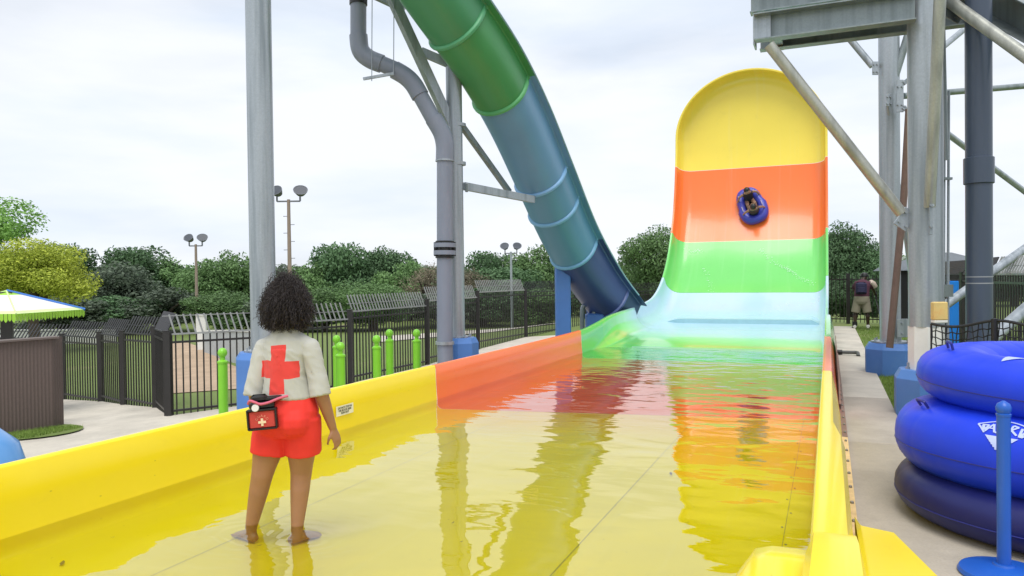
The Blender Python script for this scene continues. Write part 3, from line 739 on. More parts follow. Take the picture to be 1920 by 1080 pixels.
# ------------------------------------------------------------------ fences
def fence(posts, label, zt=1.6, crown=0.42, lean=(0.0, 0.0), spikemat=None, top_z=None, cat='fence', steps=True, spikemats=None, skipcrown=(), tops=None, toprail=True):
    b0 = posts[0]; t = thing('metal_fence', label, cat, b0)
    zas = [(tops[i] - zt) if tops else max(posts[i].z, posts[i + 1].z) for i in range(len(posts) - 1)]
    for i, p in enumerate(posts):
        ptop = max(zas[max(i - 1, 0)], zas[min(i, len(zas) - 1)]) + zt + 0.05; h_ = ptop - p.z + 0.1
        m = MB(); m.box(Vector((p.x, p.y, ptop - h_ / 2)), (0.10, 0.10, h_), rz=0.3)
        m.box(Vector((p.x, p.y, ptop + 0.01)), (0.11, 0.11, 0.02), rz=0.3); m.build('post', M_fence, t)
    for i in range(len(posts) - 1):
        a, b_ = posts[i], posts[i + 1]; v = b_ - a; L = math.hypot(v.x, v.y); e = Vector((v.x / L, v.y / L, 0))
        za = zas[i]; zb0 = min(a.z, b_.z, za) + 0.04
        m = MB(); ang = math.atan2(e.y, e.x)
        for zz in (max(zb0 + 0.12, za + 0.1), za + zt - 0.13):
            m.bar(Vector((a.x, a.y, zz)), Vector((b_.x, b_.y, zz)), 0.035, 0.04)
        n = int(L / 0.115)
        for k in range(1, n):
            q = a + e * (L * k / n); m.box(Vector((q.x, q.y, (za + zt + zb0) / 2)), (0.023, 0.023, za + zt - zb0), rz=ang)
        m.build('picket_panel', M_fence, t)
        if crown and i not in skipcrown:
            m = MB(); ln = Vector((lean[0], lean[1], 0))
            for k in range(1, n):
                q = a + e * (L * k / n); q0 = Vector((q.x, q.y, za + zt + 0.0))
                m.bar(q0, q0 + ln + Vector((0, 0, crown)), 0.026, 0.02)
            m.bar(Vector((a.x, a.y, za + zt + 0.02)), Vector((b_.x, b_.y, za + zt + 0.02)), 0.03, 0.03)
            f = 0.93 if i == 0 else 0.5
            if toprail: m.bar(Vector((a.x, a.y, za + zt + crown * f)) + ln * f, Vector((b_.x, b_.y, za + zt + crown * f)) + ln * f, 0.014, 0.014)
            sm = spikemats[i] if spikemats else (spikemat or M_spike)
            m.build('slanted_spikes', sm, t)
    return t
fence(FP, 'black picket fence with dark slanted spikes around the patio, behind the brown screen', 1.55, 0.36, (-0.05, 0.28), M_spiked, tops=[P(a, y, d).z for a, y, d in ((-80, 640, 19.2), (50, 636, 18.4), (150, 633, 17.5), (207, 630, 16.5), (258, 628, 15.5), (300, 622, 14.4))])
fence(FM, 'black picket fence stepping uphill between the tall pole and the rainbow wall', 1.55, 0.38, (-0.13, -0.02), spikemats=[M_spike] * 5 + [M_spiked] * 3, tops=[P(a, y, d).z for a, y, d in ((390, 625, 14.1), (565, 605, 15.4), (727, 580, 17.7), (847, 562, 20.7), (940, 547, 23.7), (1020, 547, 26.6), (1150, 549, 30.5), (1330, 549, 33))])
FRt = [PG(a, d) for a, d in ((1530, 25.5), (1590, 25.0), (1652, 24.6), (1740, 20.5), (1805, 17.0), (1858, 13.8), (1960, 11.5), (2100, 10))]
fence(FRt, 'black picket fence behind the man and the right-hand pads', 1.62, 0.34, (0.16, 0.1), spikemats=[M_spiked, M_spiked, M_spiked, M_spiked, M_spiked, M_spike, M_spike], skipcrown=(0, 1))
# bollards
blab = ['lime green bollard nearest the tall pole, alone left of the lifeguard', 'lime green bollard in front of its twin, just right of the lifeguard', 'lime green bollard half hidden behind the one beside the lifeguard',
        'lime green bollard left of the middle pair by the fence', 'lime green bollard right of the middle pair by the fence', 'lime green bollard nearest the grey pipe']
first = None
for k, (px_, ty, d) in enumerate(((417, 652, 12.6), (638, 641, 12.9), (631, 628, 14.6), (706, 628, 14.0), (730, 617, 15.4), (781, 617, 14.9))):
    tp = P(px_, ty, d); gz = terrain(tp.x, tp.y)
    H = tp.z - gz
    b = thing('bollard', blab[k], 'bollard', (tp.x, tp.y, gz), 0, 'lime green bollards along the fence')
    r_ = 0.078
    m = MB(); m.lathe([(r_, 0), (r_, H - 0.26)], n=18); m.build('tube', M_lime, b, world=False)
    m = MB(); m.lathe([(r_ * 1.1, H - .26), (r_ * 1.12, H - .23), (r_ * 0.9, H - .215), (r_ * 0.55, H - .2), (r_ * .55, H - .185)] + [(0.078 * math.sin(a), H - 0.085 - 0.085 * math.cos(a)) for a in np.linspace(0.55, math.pi, 9)], n=18)
    m.build('ball_cap', M_lime, b, world=False)
# ------------------------------------------------------------------ trees
def leaf_mat(name, c1, c2):
    m, nt, b = newmat(name)
    oi = nt.nodes.new('ShaderNodeObjectInfo'); g_ = nt.nodes.new('ShaderNodeNewGeometry')
    co = coords(nt); n = N(nt, 'ShaderNodeTexNoise', Scale=0.9, Detail=3.0); nt.links.new(co, n.inputs['Vector'])
    a = mixcol(nt, ramp(nt, n.outputs[0], 0.35, 0.65), c1, c2)
    a = mixcol(nt, g_.outputs['Random Per Island'], a, tuple(x * 1.5 for x in c2))
    hs = nt.nodes.new('ShaderNodeHueSaturation'); nt.links.new(a, hs.inputs['Color'])
    mr = nt.nodes.new('ShaderNodeMapRange'); mr.inputs[3].default_value = 0.8; mr.inputs[4].default_value = 1.2; nt.links.new(oi.outputs['Random'], mr.inputs[0]); nt.links.new(mr.outputs[0], hs.inputs['Value'])
    nt.links.new(hs.outputs[0], b.inputs['Base Color']); b.inputs['Roughness'].default_value = 0.6; b.inputs['Specular IOR Level'].default_value = 0.25
    nt.links.new(hs.outputs[0], b.inputs['Subsurface Radius']) if False else None
    out = nt.nodes['Material Output']; tl = nt.nodes.new('ShaderNodeBsdfTranslucent'); nt.links.new(hs.outputs[0], tl.inputs[0])
    mx = nt.nodes.new('ShaderNodeMixShader'); mx.inputs[0].default_value = 0.22; nt.links.new(b.outputs[0], mx.inputs[1]); nt.links.new(tl.outputs[0], mx.inputs[2]); nt.links.new(mx.outputs[0], out.inputs[0])
    return m
L_dark = leaf_mat('dark_leaves', (0.055, 0.100, 0.050), (0.085, 0.155, 0.070)); L_mid = leaf_mat('green_leaves', (0.080, 0.145, 0.055), (0.125, 0.215, 0.080))
L_yel = leaf_mat('yellow_green_leaves', (0.24, 0.34, 0.045), (0.46, 0.52, 0.075)); L_bri = leaf_mat('bright_green_leaves', (0.11, 0.22, 0.055), (0.18, 0.33, 0.08))
L_dry = leaf_mat('dry_twigs', (0.13, 0.12, 0.085), (0.19, 0.165, 0.115)); L_grey = leaf_mat('grey_green_leaves', (0.065, 0.092, 0.066), (0.100, 0.130, 0.088))
M_bark = pm('bark', (0.085, 0.065, 0.05), 0.9, 0, 0.3, 4, 0.6, 15)
def crown_mesh(seed, nlobe, nleaf, size, squash=0.8, loose=0.25):
    """unit crown: radius ~1, centre at z=0"""
    r = np.random.default_rng(seed); lobes = []
    for k in range(nlobe):
        a = r.uniform(0, 2 * np.pi); rr = r.uniform(0.15, 0.72) ; z = r.uniform(-0.55, 0.62)
        rr *= math.sqrt(max(0.15, 1 - (z / 0.85) ** 2)); lobes.append((rr * math.cos(a), rr * math.sin(a), z * squash, r.uniform(0.13, 0.44)))
    lobes.append((0, 0, 0.35 * squash, 0.45))
    L = np.array(lobes); wts = L[:, 3] ** 1.8; wts /= wts.sum()
    ids = r.choice(len(L), nleaf, p=wts); d = r.normal(size=(nleaf, 3)); d /= np.linalg.norm(d, axis=1)[:, None]
    rad = L[ids, 3] * (1 - np.abs(r.normal(0, loose, nleaf)).clip(0, 0.9)) * (1 + 0.12 * np.sin(d[:, 0] * 9 + ids) * np.cos(d[:, 2] * 8 + ids))
    c = L[ids, :3] + d * rad[:, None] * np.array([1, 1, 0.8])
    nrm = d * 0.6 + r.normal(size=(nleaf, 3)) * 0.5 + np.array([0, 0, 0.25]); nrm /= np.linalg.norm(nrm, axis=1)[:, None]
    tv = np.cross(nrm, r.normal(size=(nleaf, 3))); tv /= np.linalg.norm(tv, axis=1)[:, None]; bv = np.cross(nrm, tv)
    s_ = size * r.uniform(0.6, 1.3, nleaf)[:, None]
    v = np.stack([c - tv * s_, c + bv * s_ * 0.55, c + tv * s_, c - bv * s_ * 0.55], 1).reshape(-1, 3)
    return v, lobes
def mk_crown(name, seed, nlobe, nleaf, size, mat, squash=0.8, loose=0.25):
    v, lobes = crown_mesh(seed, nlobe, nleaf, size, squash, loose); me = bpy.data.meshes.new(name); nf = len(v) // 4
    me.vertices.add(len(v)); me.vertices.foreach_set('co', v.astype(np.float32).ravel())
    me.loops.add(nf * 4); me.loops.foreach_set('vertex_index', np.arange(nf * 4, dtype=np.int32))
    me.polygons.add(nf); me.polygons.foreach_set('loop_start', np.arange(0, nf * 4, 4, dtype=np.int32)); me.polygons.foreach_set('loop_total', np.full(nf, 4, dtype=np.int32))
    me.update(); me.validate(); me.materials.append(mat); return me, lobes
CR = {}
for key, mt in (('dark', L_dark), ('mid', L_mid), ('grey', L_grey)):
    CR[key] = [mk_crown('crown', 30 + i + hash_, 24, 11000, 0.036, mt) for i, hash_ in ((0, {'dark': 1, 'mid': 9, 'grey': 17}[key]), (1, {'dark': 3, 'mid': 5, 'grey': 8}[key]))]
CR['yel'] = [mk_crown('crown', 71, 30, 26000, 0.023, L_yel), mk_crown('crown', 75, 30, 26000, 0.023, L_yel)]
CR['darkfine'] = [mk_crown('crown', 101, 30, 26000, 0.023, L_dark)]
CR['midfine'] = [mk_crown('crown', 107, 30, 26000, 0.023, L_mid)]
CR['bri'] = [mk_crown('crown', 81, 30, 26000, 0.022, L_bri)]
CR['dry'] = [mk_crown('crown', 91, 16, 5000, 0.022, L_dry, 0.8, 0.5)]
def trunk_mesh(lobes, seed):
    r = random.Random(seed); m = MB()
    m.tube(catmull([(0, 0, -2.2), (0.03, 0.01, -1.2), (-0.02, 0.03, -0.5), (0, 0, 0.2)], 4), [0.10 - 0.005 * i for i in range(13)], 8)
    for x, y, z, q in lobes[:9]:
        m.tube(catmull([(0, 0, -0.75 + 0.3 * r.random()), (x * 0.4, y * 0.4, z * 0.4 - 0.15), (x * .9, y * .9, z * .9)], 4), [0.05 - 0.0045 * i for i in range(9)], 6)
    return m.mesh('trunk', M_bark)
TR = {k: [trunk_mesh(c[1], i) for i, c in enumerate(v)] for k, v in CR.items()}
tree_specs = [  # px, top y, width px, depth, kind, bottom-of-crown y, label
    (-72, 345, 225, 34, 'bri', 570, 'tall bright green tree cut by the left edge of the photo'),
    (62, 440, 165, 31, 'yel', 590, 'yellow-green tree beside the umbrella at far left'),
    (10, 455, 130, 33, 'yel', 580, 'yellow-green tree right above the umbrella'),
    (132, 460, 105, 60, 'dark', 580, 'rounded dark tree just right of the yellow-green trees'),
    (205, 500, 150, 50, 'grey', 610, 'grey-green dull tree low behind the patio fence'),
    (252, 464, 130, 62, 'dark', 590, 'dark tree with the high crown left of the far lamp pole'),
    (318, 484, 110, 64, 'mid', 600, 'green tree directly left of the rusty lamp pole'),
    (392, 478, 100, 58, 'mid', 600, 'green tree directly right of the rusty lamp pole'),
    (445, 468, 95, 60, 'mid', 600, 'green tree touching the left side of the tall steel pole'),
    (300, 528, 140, 48, 'grey', 625, 'low dull tree behind the corner of the patio fence'),
    (410, 540, 150, 46, 'mid', 630, 'low green tree behind the pale wall panels'),
    (545, 498, 100, 62, 'grey', 600, 'thin greyish tree behind the curly hair'),
    (590, 486, 95, 60, 'mid', 600, 'green tree right of the curly hair'),
    (646, 456, 110, 60, 'dark', 600, 'tallest dark tree between the lifeguard and the grey pipe'),
    (716, 466, 110, 62, 'dark', 600, 'dark tree in the middle between lifeguard and grey pipe'),
    (765, 482, 90, 58, 'mid', 600, 'lighter green tree left of the grey pipe'),
    (700, 520, 150, 46, 'mid', 620, 'low green tree above the long stepped fence panel'),
    (800, 492, 110, 52, 'dry', 610, 'bare brownish tree behind the grey pipe'),
    (880, 502, 90, 54, 'dry', 610, 'bare brownish tree right of the flume column'),
    (920, 475, 95, 62, 'dark', 600, 'dark round tree left of the small lamp pole'),
    (1003, 456, 100, 60, 'mid', 600, 'green tree right of the small lamp pole'),
    (960, 505, 130, 56, 'dark', 620, 'low dark tree behind the base of the small lamp pole'),
    (1065, 470, 90, 60, 'dark', 600, 'dark tree behind the blue padded post'),
    (1232, 424, 135, 44, 'mid', 600, 'large green tree between flume and rainbow wall'),
    (1178, 478, 80, 50, 'mid', 600, 'small green tree right of the flume outlet'),
    (1580, 396, 130, 40, 'dark', 600, 'tall dark tree just right of the rainbow wall'),
    (1640, 440, 100, 38, 'dark', 590, 'dark tree behind the two nearest tower columns'),
    (1700, 468, 120, 44, 'mid', 590, 'green tree between the tower columns'),
    (1795, 466, 90, 48, 'mid', 580, 'light green tree left of the dark pipe'),
    (120, 540, 150, 45, 'grey', 640, 'low dull bush-like tree right of the umbrella'),
    (215, 548, 140, 47, 'dark', 640, 'low dark tree behind the middle of the patio fence'),
    (520, 545, 150, 47, 'grey', 640, 'low greyish tree behind the lifeguard shoulders'),
    (610, 530, 130, 47, 'mid', 640, 'low green tree just right of the lifeguard'),
    (830, 532, 150, 50, 'grey', 640, 'low grey-green tree behind the base of the grey pipe'),
    (905, 530, 130, 50, 'dark', 640, 'low dark tree right behind the flume column base'),
    (1015, 528, 130, 50, 'mid', 640, 'low green tree left of the blue padded post'),
    (1110, 520, 130, 50, 'dark', 640, 'low dark tree behind the flume outlet'),
    (1200, 515, 120, 46, 'dark', 640, 'low dark tree where the rainbow rim meets the fence'),
    (1600, 500, 130, 36, 'dark', 610, 'low dark tree behind the man with the backpack'),
    (1900, 512, 120, 70, 'grey', 560, 'far low grey tree beyond the right fence'),
]
ordw = ['leftmost', 'second', 'third', 'fourth', 'fifth', 'sixth', 'seventh', 'eighth', 'ninth', 'tenth', 'eleventh', 'twelfth', 'thirteenth', 'fourteenth', 'fifteenth', 'sixteenth', 'seventeenth', 'eighteenth', 'nineteenth', 'twentieth']
NB = len(tree_specs)
for i in range(15):
    tree_specs.append((-60 + i * 92 + random.uniform(-15, 15), 490 + random.uniform(-8, 10), 160, 85, random.choice(['grey', 'mid', 'dark']), 600, None))
for i in range(5):
    tree_specs.append((1560 + i * 95, 505 + random.uniform(-6, 8), 150, 85, 'grey', 590, None))
for i, (px_, ty, wpx, d, kind, by, lab) in enumerate(tree_specs):
    if d < 47 and kind in ('dark', 'mid'): kind += 'fine'
    v = i % len(CR[kind]); ty -= 16 if lab and ty < 515 and 100 < px_ < 1500 else 0; top_ = P(px_, ty, d); g_ = terrain(top_.x, top_.y)
    rx = wpx / 2 / FPX * d * 1.50; botz = max(P(px_, by, d).z, g_ + 0.05); rz_ = (top_.z - botz) / 2 / 0.80
    cz = top_.z - rz_ * 0.88
    nm = 'bare_tree' if kind == 'dry' else 'tree'
    t = thing(nm, lab or ('low dull green tree, ' + ordw[i - NB] + ' from the left in the farthest row on the horizon').replace('leftmost from the left', 'leftmost'), 'tree', (top_.x, top_.y, g_), 0, 'trees beyond the fences' if lab else 'farthest row of trees')
    for nm2, me in (('trunk', TR[kind][v]), ('crown', CR[kind][v][0])):
        o = link(bpy.data.objects.new(nm2, me)); o.parent = t; o.location = (0, 0, cz - g_); o.scale = (rx, rx, rz_)
        o.rotation_euler = (0, 0, (i * 2.399) % 6.28)
# ------------------------------------------------------------------ floodlight poles
M_wood = pm('weathered_wood_pole', (0.30, 0.235, 0.19), 0.8, 0, 0.25, 3, 0.3, 20, stretch=(4, 4, 0.5))
M_lamp = pm('floodlight_grey', (0.17, 0.18, 0.20), 0.4, 0.2)
M_lampf = pm('floodlight_glass', (0.10, 0.11, 0.13), 0.25, 0.0, 0.3, 3)
M_lampf.node_tree.nodes['Principled BSDF'].inputs['Specular IOR Level'].default_value = 0.1
def flood(px, ytop, d, arm, label, sc=1.0, mat=None):
    tp = P(px, ytop, d); g_ = terrain(tp.x, tp.y); t = thing('floodlight_pole', label, 'light pole', (tp.x, tp.y, g_), 0, 'floodlight poles')
    m = MB(); m.tube([(tp.x, tp.y, g_), (tp.x, tp.y, tp.z)], [0.13 * sc, 0.085 * sc], 10); m.build('pole', mat or M_wood, t)
    m = MB(); m.bar(tp - rt0 * arm + Vector((0, 0, -.1)), tp + rt0 * arm + Vector((0, 0, -.1)), 0.08 * sc, 0.08 * sc)
    for s_ in (-1, 1): m.bar(tp + rt0 * arm * s_ + Vector((0, 0, -.1)), tp + rt0 * arm * s_ + Vector((0, 0, .3 * sc)), 0.07 * sc, 0.07 * sc)
    m.build('crossarm', M_lamp, t)
    for s_ in (-1, 1):
        c = tp + rt0 * (arm * s_ * 1.05) + Vector((0, 0, 0.45 * sc)); m = MB(); 
        q = Matrix.Rotation(yaw + s_ * 0.25, 3, 'Z') @ Matrix.Rotation(R(-30), 3, 'X')
        for k, (rr, h) in enumerate(((0.14, -0.35), (0.20, -0.28), (0.36, 0.05), (0.38, 0.1))): pass
        vs = []; n = 14
        for rr, h in ((0.10, -0.34), (0.22, -0.28), (0.37, 0.04), (0.39, 0.10), (0.34, 0.08)):
            for kk in range(n):
                th = 2 * math.pi * kk / n; vs.append(c + q @ (Vector((rr * math.cos(th), -h, rr * 0.8 * math.sin(th))) * sc))
        fs = [tuple(range(n))] + [(i * n + kk, i * n + (kk + 1) % n, (i + 1) * n + (kk + 1) % n, (i + 1) * n + kk) for i in range(4) for kk in range(n)]
        m.add(vs, fs); fl = m.build('floodlight', M_lamp, t)
        m = MB(); vs = [c + q @ (Vector((0.35 * math.cos(2 * math.pi * kk / n), -0.075, 0.28 * math.sin(2 * math.pi * kk / n))) * sc) for kk in range(n)]
        m.add(vs, [tuple(range(n))]); m.build('lens', M_lampf, fl)
    return t, tp
flood(367, 458, 46, 0.40, 'far floodlight pole of rusty wood left of the tall steel pole', 0.85)
ft, tp = flood(541, 374, 40, 0.62, 'floodlight pole with climbing pegs right above the curly hair', 1.0)
m = MB()
for k in range(9): m.bar(tp + Vector((0, 0, -0.9 - 0.45 * k)) , tp + Vector((0, 0, -0.9 - 0.45 * k)) + rt0 * (0.3 if k % 2 else -0.3), 0.03, 0.03)
m.build('climbing_pegs', M_lamp, ft)
flood(958, 472, 48, 0.38, 'thin floodlight pole behind the stepped fence, left of the blue post', 0.78, M_galv)
# pale wall panels behind the middle fence and a low court wall
def panel(px0, px1, d0, d1, y0, y1, label, mat, name='wall_panel', cat='wall', th=0.12, ribs=0):
    a = P(px0, y1, d0); b_ = P(px1, y1, d1); za = P(px0, y0, d0).z; zb = P(px1, y0, d1).z
    t0 = (a + b_) / 2; gz = min(terrain(a.x, a.y), terrain(b_.x, b_.y))
    t = thing(name, label, cat, (t0.x, t0.y, gz)); v = (b_ - a); v.z = 0; v.normalize(); nn = Vector((-v.y, v.x, 0)) * th
    zlo = gz - 0.05
    vs = [Vector((a.x, a.y, zlo)), Vector((b_.x, b_.y, zlo)), Vector((b_.x, b_.y, zb)), Vector((a.x, a.y, za))]
    vs += [q + nn for q in vs]; m = MB(); m.add(vs, [(0, 1, 2, 3), (5, 4, 7, 6), (3, 2, 6, 7), (0, 3, 7, 4), (1, 5, 6, 2)])
    m.build('panel', mat, t)
    m = MB(); m.bar(Vector((a.x, a.y, za + 0.03)) + nn / 2, Vector((b_.x, b_.y, zb + 0.03)) + nn / 2, th + 0.06, 0.06); m.build('coping', M_white, t)
    return t
panel(368, 386, 30, 30, 592, 640, 'narrow white post box at the foot of the rusty lamp pole', M_white)
panel(384, 520, 29, 22, 622, 700, 'long pale grey wall sloping down behind the tall pole', pm('pale_grey_wall', (0.42, 0.45, 0.47), 0.7, 0, 0.15, 3))
panel(-60, 215, 40, 38, 620, 690, 'low white building wall seen through the patio fence', M_white, 'far_wall')
panel(640, 1040, 60, 60, 600, 612, 'long low pale wall far behind the stepped fence', M_concw, 'far_wall')
# ------------------------------------------------------------------ left: brown screen, umbrella, blue mound
def screen():
    m_, nt, b = newmat('brown_woven_screen'); co = coords(nt)
    wv = N(nt, 'ShaderNodeTexWave', Scale=14.0, Distortion=0.6, Detail=2.0); wv.bands_direction = 'X'; nt.links.new(co, wv.inputs['Vector'])
    n = N(nt, 'ShaderNodeTexNoise', Scale=25.0, Detail=5.0); nt.links.new(co, n.inputs['Vector'])
    a = mixcol(nt, wv.outputs[0], (0.115, 0.082, 0.072), (0.155, 0.112, 0.10)); a = mixcol(nt, n.outputs[0], a, (0.10, 0.075, 0.068))
    nt.links.new(a, b.inputs['Base Color']); b.inputs['Roughness'].default_value = 0.8
    bp = N(nt, 'ShaderNodeBump', Strength=0.4, Distance=0.02); nt.links.new(wv.outputs[0], bp.inputs['Height']); nt.links.new(bp.outputs[0], b.inputs['Normal'])
    a = P(98, 632, 13.0); b_ = P(-190, 640, 11.6); zt = a.z
    t = thing('brown_screen', 'brown textured screen wall at the left edge, below the umbrella', 'screen', (a.x, a.y, terrain(a.x, a.y)))
    v = (b_ - a); v.z = 0; L = v.length; v.normalize(); g_ = terrain(a.x, a.y); back = Vector((-0.35, 0.9, 0)) * 0.28
    m = MB(); A = Vector((a.x, a.y, g_ - .05)); B = A + v * L
    vs = [A, B, B + Vector((0, 0, zt - g_)), A + Vector((0, 0, zt - g_ + .04))]; vs += [q + back for q in vs]
    m.add(vs, [(0, 1, 2, 3), (5, 4, 7, 6), (3, 2, 6, 7), (0, 3, 7, 4), (1, 5, 6, 2)]); m.build('wall_face', m_, t)
    m = MB(); m.bar(vs[3] + back / 2, vs[2] + back / 2, 0.32, 0.03); m.build('cap_rail', pm('screen_cap', (0.13, 0.10, 0.09), 0.6), t)
screen()
def umbrella():
    c = P(12, 545, 15.0); g_ = terrain(c.x, c.y)
    t = thing('umbrella', 'white, blue and lime patio umbrella above the brown screen', 'umbrella', (c.x, c.y, g_))
    m = MB(); q0 = Vector((c.x, c.y, g_)); m.box(q0 + Vector((0, 0, (c.z - g_) / 2)), (0.2, 0.2, c.z - g_ - 0.05), rz=R(50)); m.build('post', pm('dark_bronze_post', (0.05, 0.05, 0.055), 0.5), t)
    ez = P(110, 585, 14.6).z; ht = c.z - ez; Rr = 1.38
    fw0 = Vector((-math.sin(R(23)), math.cos(R(23)), 0))
    angs = [R(-50 + 90 * k) for k in range(4)]; cor = [c + (rt0 * math.cos(a) + fw0 * math.sin(a)) * Rr - Vector((0, 0, ht)) for a in angs]
    white = pm('canopy_white', (0.75, 0.76, 0.76), 0.7); lime = pm('canopy_lime', (0.33, 0.62, 0.05), 0.7); blue = pm('canopy_blue', (0.06, 0.20, 0.62), 0.7); pale = pm('canopy_pale_lime', (0.62, 0.78, 0.35), 0.7)
    def band(f0, f1, mat, nm):
        m = MB()
        for k in range(4):
            a, b_ = cor[k], cor[(k + 1) % 4]; n = 6
            for i in range(n):
                p, q = a.lerp(b_, i / n), a.lerp(b_, (i + 1) / n)
                m.add([c.lerp(p, f0), c.lerp(q, f0), c.lerp(q, f1), c.lerp(p, f1)], [(0, 1, 2, 3)])
        m.build(nm, mat, t, ang=10)
    band(0.02, 0.2, lime, 'canopy_panel'); band(0.2, 0.88, white, 'canopy_panel'); band(0.88, 1.0, pale, 'canopy_panel')
    for k in range(4): m = MB(); m.tube([c, cor[k]], 0.035 if k == 1 else 0.015, 6); m.build('hip_stripe', blue if k == 1 else pale, t)
    m = MB()
    for k in range(4):
        a, b_ = cor[k], cor[(k + 1) % 4]; n = 24
        for i in range(n):
            p, q = a.lerp(b_, i / n), a.lerp(b_, (i + 0.86) / n); dn = Vector((0, 0, -0.17 if i % 2 else -0.145)); mid = (p + q) / 2
            m.add([p, q, q + dn * 0.75, mid + dn, p + dn * 0.75], [(0, 1, 2, 3, 4)])
    m.build('scalloped_valance', lime, t)
umbrella()
m = MB(); c = P(-62, 806, 7.4); gz = terrain(c.x, c.y)
t = thing('blue_mound', 'rounded light blue plastic slide end at the left edge behind the yellow wall', 'play feature', (c.x, c.y, gz))
zt = P(-8, 784, 7.4).z - gz
m.lathe([(0.62, 0), (0.60, zt * .4), (0.50, zt * .72), (0.40, zt * 0.80), (0.22, zt * 0.95), (0.0, zt)], (c.x, c.y, gz), 28, sx=1.0, sy=0.8)
m.build('moulded_shell', pm('light_blue_plastic', (0.10, 0.30, 0.66), 0.35, 0, 0.08, 2, coat=0.3), t)
m = MB(); m.lathe([(0.66, 0), (0.66, 0.1), (0.61, 0.12)], (c.x, c.y, gz), 28, sx=1.0, sy=0.8); m.build('base_rim', M_white, t)
# grass island in the patio
gi = PZ(38, 812, -0.98); pl = [(gi.x + 1.2 * math.cos(a) , gi.y + 0.75 * math.sin(a)) for a in np.linspace(0, 2 * math.pi, 25)[:-1]]
sheet('grass_island', pl, M_ground, 0.045)
# ------------------------------------------------------------------ right: tower structure
def hz(p): return p
pad(1672, 12.4, 0.80, .40, 'blue padded footing with bolts, farther one beside the walkway')
pad(1746, 8.7, 0.76, .43, 'blue padded footing nearest the stacked rafts')
tower = thing('slide_tower', 'galvanised steel slide tower with platform beams and diagonal braces at the right edge', 'steel tower', PG(1737, 8.7))
c1 = PG(1736, 8.7); c2 = PG(1669, 12.4)
m = MB(); m.tube([Vector((c1.x, c1.y, z)) for z in np.linspace(.93, 7, 8)], 0.185, 32); m.build('column', M_galv, tower)
m = MB(); m.tube([Vector((c1.x, c1.y, .43)), Vector((c1.x, c1.y, .935))], 0.19, 8); m.build('white_sleeve', M_white, tower)
m = MB(); m.tube([Vector((c2.x, c2.y, z)) for z in np.linspace(.41, 7, 8)], 0.16, 32); m.lathe([(0.3, .405), (0.3, .43)], (c2.x, c2.y, 0), 8); m.build('column', M_galv, tower)
bz = 4.10
def beam(a, b_, h, wd=0.16):
    """C-shaped channel"""
    m = MB(); m.bar(a, b_, 0.012, h); sd_ = (Vector(b_) - Vector(a)).cross(Vector((0, 0, 1))).normalized() * wd / 2
    for s_ in (-1, 1): m.bar(Vector(a) + sd_ + Vector((0, 0, s_ * (h / 2 + 0.006))), Vector(b_) + sd_ + Vector((0, 0, s_ * (h / 2 + 0.006))), wd, 0.014)
    return m
Yb = c1.y - 0.2
xl = ray(1415, 60); xl = CAM.x + xl.x / xl.y * Yb
zb_ = P(1420, 80, 1).z
def zat(px, py, Y):
    r_ = ray(px, py); return CAM.z + r_.z / r_.y * Y
z_lo = zat(1430, 80, Yb); z_hi = zat(1430, 30, Yb)
beam(Vector((xl, Yb, (z_lo + z_hi) / 2)), Vector((c1.x - 0.12, Yb, (z_lo + z_hi) / 2)), z_hi - z_lo - 0.03).build('platform_beam', M_galvd, tower)
m = MB(); m.box((xl + 0.09, Yb - 0.04, (z_lo + z_hi) / 2), (0.20, 0.02, z_hi - z_lo)); m.box((xl - .005, Yb + 0.08, (z_lo + z_hi) / 2), (0.02, 0.28, z_hi - z_lo + .04)); m.build('end_plate', M_galv, tower)
zu = z_hi + 0.04; beam(Vector((xl - 0.05, Yb + .1, zu + 0.2)), Vector((c1.x - 0.2, Yb + .1, zu + 0.2)), 0.36).build('platform_beam', M_galvd, tower)
beam(Vector((xl - .05, Yb + 1.5, zu + 0.1)), Vector((c1.x + 2, Yb + 1.5, zu + 0.1)), 0.30).build('platform_beam', M_galvd, tower)
m = MB(); m.box(((xl + c1.x + .4) / 2, Yb + 0.85, zu + 0.42), (c1.x - xl + .4, 1.9, 0.05)); m.build('deck_plate', M_galvd, tower)
beam(Vector((xl + .1, Yb + 0.1, zu + 0.1)), Vector((xl + .1, Yb + 1.6, zu + 0.1)), 0.25).build('platform_beam', M_galvd, tower)
def tub(a, b_, r, mat, nm='diagonal_brace'):
    m = MB(); m.cyl(a, b_, r, 14); return m.build(nm, mat, tower)
tub(P(1442, 84, 8.9), P(1690, 400, 8.75), 0.066, M_galvy)
def gus(px, py, d, w_, h_, mat=M_galv, rz=yaw, bolts=True, tilt=0):
    c = P(px, py, d); m = MB(); q = Matrix.Rotation(rz, 3, 'Z') @ Matrix.Rotation(tilt, 3, 'Y'); m.bbox(c, (w_, 0.02, h_), 0.004, m=q)
    for sx_ in (-1, 1):
        for sz_ in (-1, 1): 
            p = c + q @ Vector((sx_ * w_ * .28, -0.012, sz_ * h_ * .28)); m.cyl(p, p + q @ Vector((0, -0.02, 0)), 0.016, 8)
    m.build('gusset_plate', mat, tower)
gus(1697, 411, 8.72, 0.17, 0.24, tilt=R(35)); gus(1712, 405, 8.7, 0.06, 0.36); gus(1745, 405, 8.4, 0.035, 0.42)
p0 = P(1743, 388, 8.45); 
tub(p0, P(1764, -30, 7.9), 0.062, M_galvy)
tub(P(1782, 4, 8.7), P(1960, 132, 7.6), 0.066, M_galvy)
gus(1784, 18, 8.75, 0.3, 0.22, M_galvd, tilt=R(30))
